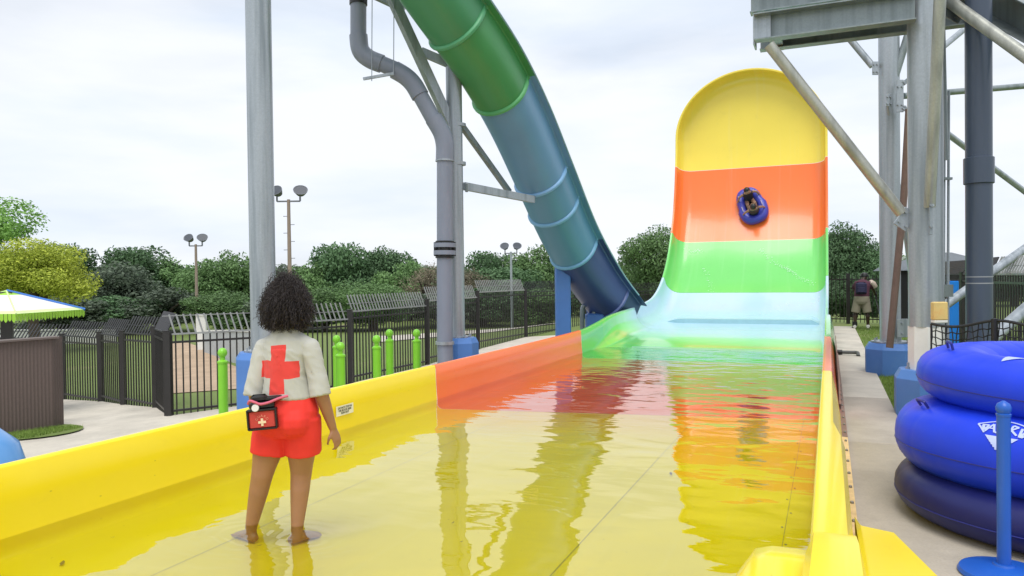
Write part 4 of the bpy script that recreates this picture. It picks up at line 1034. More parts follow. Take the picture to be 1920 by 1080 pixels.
# far bay
tub(P(1586, 64, 12.6), P(1636, 124, 12.4), 0.055, M_galv); gus(1641, 128, 12.3, 0.10, 0.22)
tub(P(1704, 60, 12.2), P(1664, 190, 12.3), 0.06, M_galvd)
tub(P(1704, 205, 11.9), P(1693, 395, 11.9), 0.052, M_rust); tub(P(1692, 400, 11.9), P(1668, 652, 11.75), 0.054, M_rust)
tub(P(1664, 195, 12.2), P(1692, 395, 12.6), 0.028, M_galv); tub(P(1694, 395, 12.6), P(1716, 570, 12.9), 0.05, M_galv)
tub(P(1668, 60, 12.8), P(1672, 190, 12.6), 0.04, M_galvd)
gus(1687, 180, 12.0, 0.12, 0.52); gus(1700, 152, 12.0, 0.2, 0.07, tilt=R(-35)); gus(1700, 206, 12.0, 0.2, 0.07, tilt=R(35))
gus(1666, 188, 12.1, 0.09, 0.2)
tub(P(1694, 180, 12.5), P(1960, 158, 13.5), 0.052, M_galvd, 'horizontal_tube')
tub(P(1768, 88, 12.5), P(1850, 20, 13.0), 0.05, M_galv); tub(P(1770, 246, 12.5), P(1960, 388, 13.5), 0.05, M_galv)
tub(P(1708, 618, 12.2), P(1990, 418, 13.4), 0.075, M_galv)
tub(P(1785, 700, 8.9), P(1980, 530, 9.6), 0.075, M_galv)
tub(P(1768, 20, 9.2), P(1775, 300, 9.2), 0.022, M_galvd, 'conduit'); 
for px_ in (1771, 1779): tub(P(px_, 170, 9.3), P(px_ - 2, 640, 9.3), 0.016, M_galv, 'conduit')
m = MB(); m.bar(P(1765, 335, 9.25), P(1784, 335, 9.25), 0.05, 0.03); m.build('conduit_clamp', M_galvd, tower)
m = MB(); m.bar(P(1764, 545, 9.25), P(1784, 545, 9.25), 0.08, 0.15); m.build('junction_box', M_galvd, tower)
gus(1702, 615, 12.1, 0.34, 0.3, M_galv)
# top-right dark beam
beam(P(1840, -14, 9.5), P(2000, 66, 8.0), 0.42, 0.2).build('platform_beam', M_galvd, tower)
# dark pipe
dp = PG(1836, 8.6); t = thing('dark_pipe', 'thick dark grey vertical pipe right of the main tower column', 'pipe', dp)
zc = P(1836, 320, 8.6).z
m = MB(); m.tube([dp, Vector((dp.x, dp.y, zc)), Vector((dp.x, dp.y, 6.5))], 0.137, 28); m.build('pipe_run', M_pvcd, t)
m = MB(); m.lathe([(0.14, zc - 0.16), (0.156, zc - 0.15), (0.156, zc + 0.14), (0.14, zc + 0.15)], (dp.x, dp.y, 0), 28); m.build('coupling', M_pvcd, t)
m = MB()
for yy in (519, 531): q = P(1836, yy, 8.6).z; m.lathe([(0.139, q - 0.006), (0.139, q + 0.006)], (dp.x, dp.y, 0), 28)
m.build('painted_ring', pm('pale_ring', (0.3, 0.32, 0.35), 0.5), t)
# yellow box, blue board, dark shed
q = P(1761, 583, 8.2); t = thing('yellow_box', 'weathered yellow box fixed at the foot of the main tower column', 'box', q)
m = MB(); m.bbox(q, (0.155, 0.08, 0.2), 0.01, rz=yaw); m.build('box_body', pm('weathered_yellow', (0.68, 0.50, 0.19), 0.6, 0, 0.25, 9, dirt=(0.62, 0.25, 0.06), dirtamt=0.7), t)
m = MB(); m.bbox(q - Vector((0, 0, .115)), (0.15, 0.075, 0.03), 0.005, rz=yaw); m.build('base_strip', M_white, t)
q = P(1789, 572, 13.5); g_ = terrain(q.x, q.y); t = thing('blue_board', 'bright blue board standing between the column and the dark pipe', 'board', (q.x, q.y, g_))
m = MB(); m.bbox(Vector((q.x, q.y, (g_ + P(0, 548, 13.5).z) / 2 + .1)), (0.17, 0.05, P(0, 548, 13.5).z - g_ - .2), 0.02, rz=yaw); m.build('board_face', pm('bright_blue', (0.01, 0.22, 0.75), 0.4), t)
m = MB(); m.box(Vector((q.x, q.y, g_ + 0.1)), (0.3, 0.2, 0.2), rz=yaw); m.build('stand', M_black, t)
q = P(1762, 560, 21.5); g_ = terrain(q.x, q.y); t = thing('dark_shed', 'dark shed with a grey hipped roof behind the tower columns', 'shed', (q.x, q.y, g_))
m = MB(); m.box(Vector((q.x, q.y, g_ + 0.9)), (2.0, 1.6, 1.8), rz=yaw + .2); m.build('wall', pm('shed_black', (0.02, 0.02, 0.023), 0.7), t)
m = MB(); m.lathe([(1.75, g_ + 1.75), (1.6, g_ + 1.85), (0.3, g_ + 2.25)], (q.x, q.y, 0), 4, rz=yaw + R(45) + .2); m.build('roof', pm('shed_roof', (0.14, 0.16, 0.18), 0.7, 0, 0.2, 8, 0.4, 20), t)
# walkway pipe stub
a = PZ(1568, 660, -0.03); b_ = PZ(1606, 661, -0.03); t = thing('hose_stub', 'dark grey pipe stub lying across the walkway', 'pipe', a)
m = MB(); m.tube(catmull([a, a.lerp(b_, .5), b_ , b_ + Vector((.02, -.12, -.01)), b_ + Vector((.03, -.2, -.05))], 4), 0.035, 10); m.build('bent_tube', pm('dark_hose', (0.09, 0.095, 0.09), 0.5), t)
m = MB(); m.tube([a, a.lerp(b_, .3)], 0.05, 10); m.build('collar', M_black, t)
# net fence
net = thing('rope_net', 'black rope net barrier behind the stacked rafts', 'net', P(1746, 640, 7.4))
m = MB()
def npnt(u, v): # u 0..1 along, v 0..1 down
    sag = 0.03 * math.sin(u * math.pi * 4)
    p = P(1746 + u * 330, 607, 7.6 - 1.3 * u); p.z = p.z - v * 0.95 - sag * (1 - v); return p
nu, nv = 34, 14
for i in range(nu + 1): m.tube([npnt(i / nu + 0.006 * math.sin(i * 3 + j), j / nv) for j in range(nv + 1)], 0.006, 4, caps=False)
for j in range(1, nv + 1): m.tube([npnt(i / nu, j / nv + 0.012 * math.sin(i * 2.3 + j * 1.7)) for i in range(nu + 1)], 0.006, 4, caps=False)
m.build('mesh_netting', M_black, net)
m = MB(); m.tube([npnt(i / nu, 0) for i in range(nu + 1)], 0.014, 8); m.tube([npnt(0, j / nv) for j in range(nv + 1)], 0.009, 6); m.build('border_rope', M_black, net)
for k_, u in enumerate((0.36, 0.99)):
    q = npnt(u, 0); m = MB(); m.cyl(Vector((q.x, q.y, -0.1)), q + Vector((0, 0, 0.02)), 0.03, 10); m.build('net_post', M_black, net)
# ------------------------------------------------------------------ rafts
def raft_pt(c, a, b_, Rx, Ry, tr, tz, rot, tilt, floorz=None):
    """a: around the ring, b: around the tube; a lozenge-ish ring"""
    k = 1 + 0.035 * math.cos(2 * a)
    bulge = 1 + 0.014 * abs(math.sin(a * 14)) ** 0.6
    x = (Rx * k + tr * bulge * math.cos(b_)) * math.cos(a); y = (Ry * k + tr * bulge * math.cos(b_)) * math.sin(a)
    sb = math.sin(b_); z = tz * math.copysign(abs(sb) ** 0.85, sb) * bulge
    v = Vector((x, y, z)); v = Matrix.Rotation(tilt[0], 3, 'X') @ Matrix.Rotation(tilt[1], 3, 'Y') @ v
    return Vector(c) + Matrix.Rotation(rot, 3, 'Z') @ v
def raft(c, Rx, Ry, tr, tz, rot, tilt, label, mat, group='blue rafts stacked beside the walkway', name='inflatable_raft', handles=True, emblem=None, scale=1):
    t = thing(name, label, 'raft', Vector(c) - Vector((0, 0, tz)), 0, group)
    f = lambda a, b_, e=0: raft_pt(c, a, b_, Rx, Ry, tr + e, tz + e, rot, tilt)
    m = MB(); na, nb = 280, 28
    m.grid([[f(2 * math.pi * i / na, 2 * math.pi * j / nb) for j in range(nb)] for i in range(na + 1)], closed=True); m.build('tube', mat, t, ang=80)
    m = MB(); rows = []
    for s_ in (0.0, 0.35, 0.7, 1.0):
        row = []
        for i in range(48):
            a = 2 * math.pi * i / 48; x, y = Rx * s_ * math.cos(a), Ry * s_ * math.sin(a)
            v = Matrix.Rotation(tilt[0], 3, 'X') @ Matrix.Rotation(tilt[1], 3, 'Y') @ Vector((x, y, -tz * 0.75)); row.append(Vector(c) + Matrix.Rotation(rot, 3, 'Z') @ v)
        rows.append(row)
    m.grid(rows, closed=True); m.build('floor', M_raftd, t)
    m = MB()
    m.tube([f(2 * math.pi * i / 96, -0.12, 0.0) for i in range(96)], 0.004, 6, closed=True)
    m.build('seam', M_rafts, t)
    if handles:
        a0, b0 = find(f, *handles)
        for a in (a0, a0 + 1.5, a0 + 3.1, a0 - 1.5):
            hm = MB(); w_ = 0.055
            if a != a0: b0 = 1.25
            p0, p1 = f(a - w_, b0, 0.004), f(a + w_, b0, 0.004); upn = (f(a, b0, 0.1) - f(a, b0, 0)).normalized()
            hm.tube(catmull([p0, p0 + upn * 0.035, p0.lerp(p1, 0.08) + upn * 0.048, p0.lerp(p1, .92) + upn * 0.048, p1 + upn * 0.035, p1], 4), 0.009, 8)
            hm.build('handle', M_raftd if mat is M_raftd else M_rafts, t)
    return t, f
rc = Vector(P(2060, 540, 4.86)); rc.z = 0
def proj(p):
    v = Vector(p) - CAM; d = v.dot(fw); return 960 + FPX * v.dot(rt) / d, 540 - FPX * v.dot(up) / d, d
def find(f, px, py):
    best = None
    for i in range(360):
        for j in range(-40, 100, 2):
            p = f(R(i), R(j)); x, y, d = proj(p)
            nrm = f(R(i), R(j), 0.05) - p
            if nrm.dot(CAM - p) <= 0: continue
            e = (x - px) ** 2 + (y - py) ** 2
            if best is None or e < best[0]: best = (e, R(i), R(j))
    return best[1], best[2]
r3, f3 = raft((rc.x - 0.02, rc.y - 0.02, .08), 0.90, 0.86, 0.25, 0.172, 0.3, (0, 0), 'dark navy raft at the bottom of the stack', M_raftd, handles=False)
r2, f2 = raft((rc.x + 0.0, rc.y + 0.0, .415), 0.88, 0.84, 0.275, 0.25, 0.1, (R(-1.5), R(1.0)), 'blue raft in the middle of the stack, with a white emblem', M_raft, handles=(1733, 762))
r1, f1 = raft((rc.x + 0.07, rc.y + 0.04, .825), 0.84, 0.80, 0.25, 0.185, 0.2, (R(1), R(1.5)), 'blue raft on top of the stack, its handle standing up', M_raft, handles=(1783, 655))
# emblem on the middle raft: find ring angle facing pixel ~1882
ea, eb = find(f2, 1882, 810)
def emb(u, v, e=0.004):  # metres along ring / up the tube; u>0 is right in the picture
    return f2(ea + u / 1.05 * SG, eb + v / 0.27, e)
SG = 1
if proj(f2(ea + 0.05, eb))[0] < proj(f2(ea, eb))[0]: SG = -1
m = MB()
def stroke(pts, wd):
    for k in range(len(pts) - 1):
        (x0, y0), (x1, y1) = pts[k], pts[k + 1]; L = math.hypot(x1 - x0, y1 - y0) or 1; nx, ny = -(y1 - y0) / L * wd / 2, (x1 - x0) / L * wd / 2
        n = max(int(L / 0.02), 1)
        for i in range(n):
            a, b_ = i / n, (i + 1) / n
            q = [(x0 + (x1 - x0) * a + nx, y0 + (y1 - y0) * a + ny), (x0 + (x1 - x0) * b_ + nx, y0 + (y1 - y0) * b_ + ny), (x0 + (x1 - x0) * b_ - nx, y0 + (y1 - y0) * b_ - ny), (x0 + (x1 - x0) * a - nx, y0 + (y1 - y0) * a - ny)]
            m.add([emb(*z_) for z_ in q], [(0, 1, 2, 3)])
arc = [(-0.155 + 0.31 * i / 12, 0.030 + 0.055 * math.sin(math.pi * i / 12)) for i in range(13)]
stroke(arc, 0.010); stroke([(-0.155, 0.030), (-0.13, 0.008), (-0.095, -0.03)], 0.010); stroke([(0.155, 0.030), (0.13, 0.008), (0.095, -0.03)], 0.010)
# letter-like marks left and right of the centre
stroke([(-0.125, 0.03), (-0.10, -0.012)], 0.016); stroke([(-0.128, 0.028), (-0.09, 0.032), (-0.10, -0.01)], 0.012)
stroke([(-0.095, -0.02), (-0.068, 0.045), (-0.042, -0.02)], 0.012); stroke([(-0.082, 0.008), (-0.052, 0.008)], 0.009)
stroke([(-0.035, 0.055), (-0.005, 0.058), (-0.03, 0.02), (0.0, 0.02), (-0.01, -0.02), (-0.04, -0.018)], 0.012)
stroke([(0.03, -0.02), (0.035, 0.055), (0.065, 0.045), (0.035, 0.015), (0.07, -0.02)], 0.012); stroke([(0.085, 0.04), (0.085, -0.03), (0.115, 0.03)], 0.014)
for k in range(6):
    v0 = -0.045 - 0.014 * k; w_ = 0.085 * (1 - k / 6.5); m.add([emb(-w_, v0), emb(w_, v0), emb(w_ * 0.84, v0 - 0.0145), emb(-w_ * 0.84, v0 - 0.0145)], [(0, 1, 2, 3)])
m.build('emblem', M_print, r2)
# white corner patch on the top raft
ea1, eb1 = find(f1, 1912, 660)
m = MB(); sg = 1 if proj(f1(ea1 + 0.05, eb1))[0] > proj(f1(ea1, eb1))[0] else -1
for k in range(6):
    w0 = 0.075 * (1 - k / 6); w1 = 0.075 * (1 - (k + 1) / 6); v0 = 0.0 - k * 0.025
    m.add([f1(ea1 - w0 * sg, eb1 + v0 / .25, .004), f1(ea1 + w0 * sg, eb1 + v0 / .25, .004), f1(ea1 + w1 * sg, eb1 + (v0 - .025) / .25, .004), f1(ea1 - w1 * sg, eb1 + (v0 - .025) / .25, .004)], [(0, 1, 2, 3)])
m.build('white_patch', M_print, r1)
# ------------------------------------------------------------------ blue stanchion
sp_ = PG(1881, 4.02); sp_.z = -0.089
t = thing('stanchion', 'blue plastic stanchion post with a ball top in front of the rafts', 'stanchion', sp_)
m = MB(); m.lathe([(0.215, 0), (0.22, 0.012), (0.21, 0.03), (0.14, 0.05), (0.055, 0.06), (0.05, 0.07)], sp_, 40); m.build('base', M_post, t)
Hs = P(1881, 752, 4.02).z - sp_.z
m = MB(); m.tube([sp_ + Vector((0, 0, 0.06)), sp_ + Vector((0, 0, Hs - 0.075))], 0.0335, 24); m.build('post', M_post, t)
m = MB(); m.lathe([(0.036, Hs - .082), (0.037, Hs - .07), (0.03, Hs - .066), (0.037, Hs - .052), (0.038, Hs - .035), (0.03, Hs - .015), (0.012, Hs - .004), (0.008, Hs), (0.0, Hs + .001)], sp_, 24); m.build('ball_top', M_post, t)
exec_figures = True
# ------------------------------------------------------------------ people
def remeshed(mb, name, mat, parent, voxel=0.008, smooth_it=6, disp=None, world=False):
    me = bpy.data.meshes.new('tmp'); me.from_pydata(mb.v, [], mb.f); o = bpy.data.objects.new('tmp', me); col.objects.link(o)
    a = o.modifiers.new('r', 'REMESH'); a.mode = 'VOXEL'; a.voxel_size = voxel
    s_ = o.modifiers.new('s', 'SMOOTH'); s_.iterations = smooth_it; s_.factor = 0.5
    dg = bpy.context.evaluated_depsgraph_get(); me2 = bpy.data.meshes.new_from_object(o.evaluated_get(dg)); bpy.data.objects.remove(o)
    if disp:
        for v in me2.vertices: v.co += disp(v.co, v.normal)
    me2.materials.clear(); me2.materials.append(mat); me2.shade_smooth(); me2.name = name
    q = link(bpy.data.objects.new(name, me2)); q.parent = parent; return q
def skin(name, c, wet=0.45):
    m, nt, b = newmat(name); co = coords(nt); n = N(nt, 'ShaderNodeTexNoise', Scale=9.0, Detail=5.0); nt.links.new(co, n.inputs['Vector'])
    nt.links.new(mixcol(nt, n.outputs[0], tuple(x * 0.88 for x in c), tuple(x * 1.1 for x in c)), b.inputs['Base Color']); b.inputs['Roughness'].default_value = wet
    b.inputs['Subsurface Weight'].default_value = 0.12; b.inputs['Subsurface Radius'].default_value = (0.01, 0.004, 0.002); b.inputs['Subsurface Scale'].default_value = 0.5
    return m
from mathutils import noise as mn
def hand(m, wrist, direction, palm_n, curl=0.5, s=1.0, side=1):
    """palm with five bent fingers; direction: where fingers point, palm_n: palm normal"""
    d = Vector(direction).normalized(); n_ = Vector(palm_n); n_ = (n_ - d * n_.dot(d)).normalized(); x = d.cross(n_) * side
    w = Vector(wrist); m.loft([w - d * 0.02 * s, w + d * 0.02 * s, w + d * 0.055 * s, w + d * 0.09 * s], [(0.025 * s, 0.018 * s), (0.032 * s, 0.017 * s), (0.040 * s, 0.015 * s), (0.038 * s, 0.012 * s)], x)
    for k, (off, L, r_) in enumerate(((-0.028, 0.062, 0.0075), (-0.010, 0.078, 0.0085), (0.009, 0.085, 0.0088), (0.028, 0.076, 0.0085))):
        p = w + d * 0.085 * s + x * off * s; pts = [p]; a = 0.25 * curl
        for seg in (0.45, 0.32, 0.23):
            dd = d * math.cos(a) + n_ * math.sin(a); p = p + dd * L * seg * s; pts.append(p); a += curl * 0.95
        m.loft(pts, [r_ * 1.05 * s, r_ * s, r_ * 0.93 * s, r_ * 0.8 * s], x, 8)
    p = w + d * 0.025 * s + x * 0.027 * s; q1 = p + (x * 0.75 + d * 0.65 + n_ * 0.25).normalized() * 0.035 * s; q2 = q1 + (d * 0.9 + n_ * 0.55 + x * .1).normalized() * 0.03 * s; q3 = q2 + (d * 0.8 + n_ * 0.7 - x * .2).normalized() * 0.022 * s
    m.loft([p, q1, q2, q3], [0.013 * s, 0.0105 * s, 0.0095 * s, 0.0075 * s], n_, 8)
def foot(m, ankle, toe_dir, zf=0.0, s=1.0):
    t_ = Vector(toe_dir).normalized(); a = Vector(ankle); side_ = t_.cross(Vector((0, 0, 1)))
    base = Vector((a.x, a.y, zf)); U = Vector((0, 0, 1))
    m.loft([base - t_ * 0.06 * s + U * .03 * s, base - t_ * 0.03 * s + U * .035 * s, base + t_ * 0.05 * s + U * 0.036 * s, base + t_ * 0.12 * s + U * 0.024 * s, base + t_ * 0.165 * s + U * 0.016 * s], [(0.022 * s, 0.022 * s), (0.032 * s, 0.034 * s), (0.036 * s, 0.035 * s), (0.044 * s, 0.022 * s), (0.040 * s, 0.014 * s)], side_, 14)
    for k in range(5):
        o_ = (k - 2) * 0.017 * s; p = base + t_ * (0.155 - 0.006 * k) * s + side_ * o_ + U * 0.012 * s; m.loft([p, p + t_ * (0.042 - 0.004 * k) * s], [0.010 * s, 0.007 * s], side_, 8)
def woman():
    base = PZ(545, 1022, -0.118); va = math.atan2(-(base.x), base.y)     # view direction angle
    # local frame: x = right in the picture, y = away from the viewer
    t = thing('person', 'lifeguard with curly black hair, grey red-cross shirt and red shorts standing in the pool', 'person', base, va)
    th = R(24); cs, sn = math.cos(th), math.sin(th)
    def B(a, b_, z, ox=0, oy=0): return Vector((a * cs + b_ * sn + ox, -a * sn + b_ * cs + oy, z))
    RX = B(1, 0, 0)
    sk = skin('brown_skin', (0.37, 0.185, 0.098))
    m = MB()
    tor = [(.72, .10, .09), (.80, .165, .118), (.87, .18, .128), (.95, .145, .10), (1.05, .115, .085), (1.17, .118, .088), (1.25, .120, .085), (1.31, .10, .072), (1.365, .062, .056), (1.42, .050, .053), (1.50, .048, .052)]
    m.loft([B(0, 0.0 if z < 1.3 else 0.02, z, -0.004) for z, _, _ in tor], [(a, b_) for _, a, b_ in tor], RX, 24)
    m.ball(B(0, 0.045, 1.555, -0.005), 0.1, 18, (0.80, 0.98, 1.15)); 
    # face (turned away): jaw, nose, ears
    m.ball(B(0, 0.085, 1.50, -0.005), 0.05, 12, (0.9, 0.9, 0.9)); m.ball(B(0, 0.15, 1.545, -0.005), 0.014, 8, (0.8, 1.3, 1.3))
    for s_ in (-1, 1): m.ball(B(s_ * 0.082, 0.04, 1.545, -0.005), 0.028, 8, (0.35, 0.7, 1.1)); m.ball(B(s_ * 0.06, -0.065, 0.80), 0.105, 14, (1, 1, 1))
    # right arm
    sh = B(.148, 0, 1.258); el = Vector((.188, -.11, 1.00)); wr = Vector((.268, -.06, .735)); 
    m.loft([sh, sh.lerp(el, .3), sh.lerp(el, .7), el, el.lerp(wr, .25), el.lerp(wr, .6), wr], [.044, .044, .043, .043, .043, .036, .026], RX, 16); m.ball(sh, .046)
    hand(m, wr, (0.10, 0.02, -0.32), (-0.5, 0.5, 0), 0.75, 0.98, -1)
    # left arm
    sh2 = B(-.148, 0, 1.258); el2 = Vector((-.200, .02, 1.0)); wr2 = Vector((-.195, .17, .80))
    m.loft([sh2, sh2.lerp(el2, .3), sh2.lerp(el2, .7), el2, el2.lerp(wr2, .25), el2.lerp(wr2, .6), wr2], [.044, .044, .043, .042, .042, .035, .026], RX, 16); m.ball(sh2, .046)
    hand(m, wr2, (0.15, 0.25, -0.2), (0.6, 0.2, -.3), 0.6, 0.98, 1)
    # legs
    for hip, kn, an, td in ((B(.085, 0, .80), Vector((.072, .03, .45)), Vector((.040, .02, .085)), (0.82, 0.57, 0)), (B(-.09, 0, .80), Vector((-.165, .05, .45)), Vector((-.243, .15, .085)), (-0.5, 0.82, 0))):
        kb = kn.lerp(an, .3) + Vector((0, -0.004, 0))
        m.loft([hip, hip.lerp(kn, .25), hip.lerp(kn, .55), hip.lerp(kn, .85), kn, kn.lerp(an, .14), kb, kn.lerp(an, .55), kn.lerp(an, .8), an, an - Vector((0, 0, .05))],
               [.112, .110, .095, .075, .068, .064, .061, .053, .044, .037, .036], RX, 18)
        foot(m, an, td)
    remeshed(m, 'body', sk, t, 0.0065, 6)
    # shirt
    def wr_(co, n_):
        k = mn.noise(Vector((co.x * 9, co.y * 9, co.z * 5))) * 0.012 + abs(mn.noise(Vector((co.x * 16 + co.z * 13, co.y * 16, co.z * 10)))) * -0.010 + 0.004
        k *= 1.0 if co.z < 1.25 else 0.4
        return n_ * k
    m = MB()
    ts = [(.930, .158, .128), (.945, .172, .140), (1.00, .154, .130), (1.08, .140, .120), (1.17, .142, .114), (1.24, .146, .108), (1.30, .130, .094), (1.345, .095, .078), (1.385, .070, .062)]
    m.loft([B(0, -0.004, z, -0.006) for z, _, _ in ts], [(a, b_) for _, a, b_ in ts], RX, 28)
    torso_m = m; sleeve_ms = []
    for s0, e0, w_ in ((sh, el, wr), (sh2, el2, wr2)):
        m = MB(); sleeve_ms.append(m); out_ = (e0 - s0).normalized(); e1 = e0 + (Vector((0, 0, -1)) + out_).normalized() * 0.045
        m.ball(s0 + Vector((0, 0, -.006)), .062, 18); m.loft([s0, s0.lerp(e0, .2), s0.lerp(e0, .5), s0.lerp(e0, .8), e1], [.060, .062, .061, .060, .063], RX, 20)
    m = torso_m; m.loft([sh, B(0, 0, 1.33), sh2], [.052, .07, .052], (0, 0, 1), 16)
    shirt = remeshed(m, 'shirt', None, t, 0.0075, 6, wr_) if False else None
    mt, nt, b = newmat('grey_shirt_with_red_cross')
    co = coords(nt); sp = nt.nodes.new('ShaderNodeSeparateXYZ')
    wob = N(nt, 'ShaderNodeTexNoise', Scale=6.0, Detail=2.0); nt.links.new(co, wob.inputs['Vector'])
    rot = nt.nodes.new('ShaderNodeVectorRotate'); rot.rotation_type = 'Z_AXIS'; rot.inputs['Angle'].default_value = th; nt.links.new(co, rot.inputs['Vector']); nt.links.new(rot.outputs[0], sp.inputs[0])
    def ma(op, a, b_=0.0):
        q = nt.nodes.new('ShaderNodeMath'); q.operation = op
        for i, v in enumerate((a, b_)):
            if isinstance(v, (int, float)): q.inputs[i].default_value = v
            else: nt.links.new(v, q.inputs[i])
        return q.outputs[0]
    wv = ma('MULTIPLY', ma('SUBTRACT', wob.outputs[0], 0.5), 0.035)
    ax = ma('ABSOLUTE', ma('ADD', ma('ADD', sp.outputs[0], 0.012), wv)); az = ma('ABSOLUTE', ma('ADD', ma('SUBTRACT', sp.outputs[2], 1.128), wv))
    v_ = ma('MULTIPLY', ma('LESS_THAN', ax, 0.047), ma('LESS_THAN', az, 0.150)); h_ = ma('MULTIPLY', ma('LESS_THAN', ax, 0.122), ma('LESS_THAN', az, 0.052))
    cr = ma('MULTIPLY', ma('MAXIMUM', v_, h_), ma('LESS_THAN', sp.outputs[1], -0.02))
    n = N(nt, 'ShaderNodeTexNoise', Scale=4.0, Detail=4.0); nt.links.new(co, n.inputs['Vector'])
    base_ = mixcol(nt, n.outputs[0], (0.42, 0.42, 0.375), (0.53, 0.53, 0.49))
    nt.links.new(mixcol(nt, cr, base_, (0.72, 0.055, 0.045)), b.inputs['Base Color']); b.inputs['Roughness'].default_value = 0.9; b.inputs['Sheen Weight'].default_value = 0.15
    wv2 = N(nt, 'ShaderNodeTexNoise', Scale=260.0, Detail=2.0); nt.links.new(co, wv2.inputs['Vector']); bp = N(nt, 'ShaderNodeBump', Strength=0.25, Distance=0.004); nt.links.new(wv2.outputs[0], bp.inputs['Height']); nt.links.new(bp.outputs[0], b.inputs['Normal'])
    for m_, nm_ in ((m, 'shirt'), (sleeve_ms[0], 'sleeve'), (sleeve_ms[1], 'sleeve')): remeshed(m_, nm_, mt, t, 0.006, 3, wr_)
    # shorts
    m = MB(); sh_ = [(.70, .13, .12), (.78, .190, .148), (.86, .198, .155), (.93, .176, .135), (.975, .160, .122)]
    m.loft([B(0, -0.005, z, 0.0) for z, _, _ in sh_], [(a, b_) for _, a, b_ in sh_], RX, 28)
    for s_ in (-1, 1): m.ball(B(s_ * 0.07, -0.068, 0.80), 0.108, 14)
    for hip, kn in ((B(.09, 0, .80), Vector((.085, .02, .45))), (B(-.095, 0, .80), Vector((-.150, .04, .45)))):
        m.loft([hip + Vector((0, 0, .02)), hip.lerp(kn, .2), hip.lerp(kn, .45), hip.lerp(kn, .62)], [.118, .119, .117, .115], RX, 22)
    def wr2_(co, n_): return n_ * (mn.noise(co * 11) * 0.006 + mn.noise(Vector((co.x * 30, co.y * 30, co.z * 9))) * 0.003)
    remeshed(m, 'shorts', pm('red_shorts', (0.80, 0.035, 0.025), 0.75, 0, 0.08, 5, 0.15, 200), t, 0.0075, 5, wr2_)
    # hip pack at the left of her back
    q = B(-.085, -.175, .835); mr = Matrix.Rotation(-th + R(12), 3, 'Z') @ Matrix.Rotation(R(-4), 3, 'Y')
    bag = MB(); bag.bbox(q, (.168, .05, .118), .012, m=mr); bg = bag.build('hip_pack', pm('red_pack', (0.55, 0.05, 0.04), 0.6, 0, 0.15, 12), t, world=False)
    mm = MB()
    for dx, dz, w_, h_ in ((0, .058, .178, .012), (0, -.058, .172, .010), (-.084, 0, .010, .118), (.084, 0, .010, .118)): mm.bbox(q + mr @ Vector((dx, -.012, dz)), (w_, .05, h_), .003, m=mr)
    mm.bbox(q + mr @ Vector((-0.0, .0, .083)), (.15, .05, .045), .012, m=mr); mm.bbox(q + mr @ Vector((-0.015, .01, .125)), (.10, .05, .05), .016, m=mr); mm.bbox(q + mr @ Vector((0.07, .012, .118)), (.11, .04, .03), .01, m=mr)
    mm.build('pack_trim', M_black, t, world=False)
    mw_ = MB(); 
    for w_, h_ in ((.014, .046), (.046, .014)): mw_.box(q + mr @ Vector((0.0, -.028 - (w_ > .02) * .001, -.016)), (w_, .004, h_), m=mr)
    cream = pm('cream_print', (0.80, 0.62, 0.42), 0.6)
    mw_.build('white_cross', cream, t, world=False)
    word = 'GUARD'
    for k, ch in enumerate(word):
        a = R(58 - 29 * k); p = q + mr @ Vector((-0.036 * math.sin(a), -.028, -0.018 + 0.040 * math.cos(a) ))
        rm = mr @ Matrix.Rotation(-a, 3, 'Y') @ Matrix.Rotation(R(90), 3, 'X')
        cu = text(ch, 0.021, pm('salmon_print', (0.80, 0.28, 0.2), 0.6) if k == 0 else bpy.data.materials['salmon_print'], None, p, rm, 'pack_lettering'); cu.parent = t
    mm = MB(); mm.lathe([(0.0, -.006), (.021, -.006), (.023, 0), (.021, .006), (0.0, .006)], (0, 0, 0), 16)
    rm = mr @ Matrix.Rotation(R(80), 3, 'X'); mm.v = [tuple(rm @ Vector(v) + q + mr @ Vector((-.03, -.04, .075))) for v in mm.v]; mm.build('round_whistle', M_white, t, world=False)
    mm = MB(); mm.tube(catmull([q + mr @ Vector(v) for v in ((-.075, -.02, .10), (-.06, -.035, .12), (-.03, -.04, .11), (0.0, -.035, .095), (.05, -.03, .10), (.11, -.02, .118), (.16, .0, .125))], 5), .008, 8)
    mm.build('pink_lanyard', pm('pink_strap', (0.62, 0.12, 0.20), 0.6), t, world=False)
    # lanyard at the neck
    # hair: cap + thousands of curls
    hc = B(0, 0.03, 1.56, -0.012)
    hm = MB(); hm.ball(hc + Vector((0, 0, 0.0)), 0.118, 22, (0.98, 1.02, 1.12)); hm.loft([hc + Vector((0, -.02, .06)), hc + Vector((0, -.03, -.03)), hc + Vector((0, -.035, -.12)), hc + Vector((0, -.03, -.19))], [(.11, .10), (.120, .105), (.122, .09), (.08, .06)], RX, 20)
    hairm, nt, b = newmat('curly_black_hair'); co = coords(nt); n = N(nt, 'ShaderNodeTexNoise', Scale=30.0); nt.links.new(co, n.inputs['Vector'])
    nt.links.new(mixcol(nt, n.outputs[0], (0.012, 0.009, 0.009), (0.045, 0.032, 0.030)), b.inputs['Base Color']); b.inputs['Roughness'].default_value = 0.42
    r = random.Random(5)
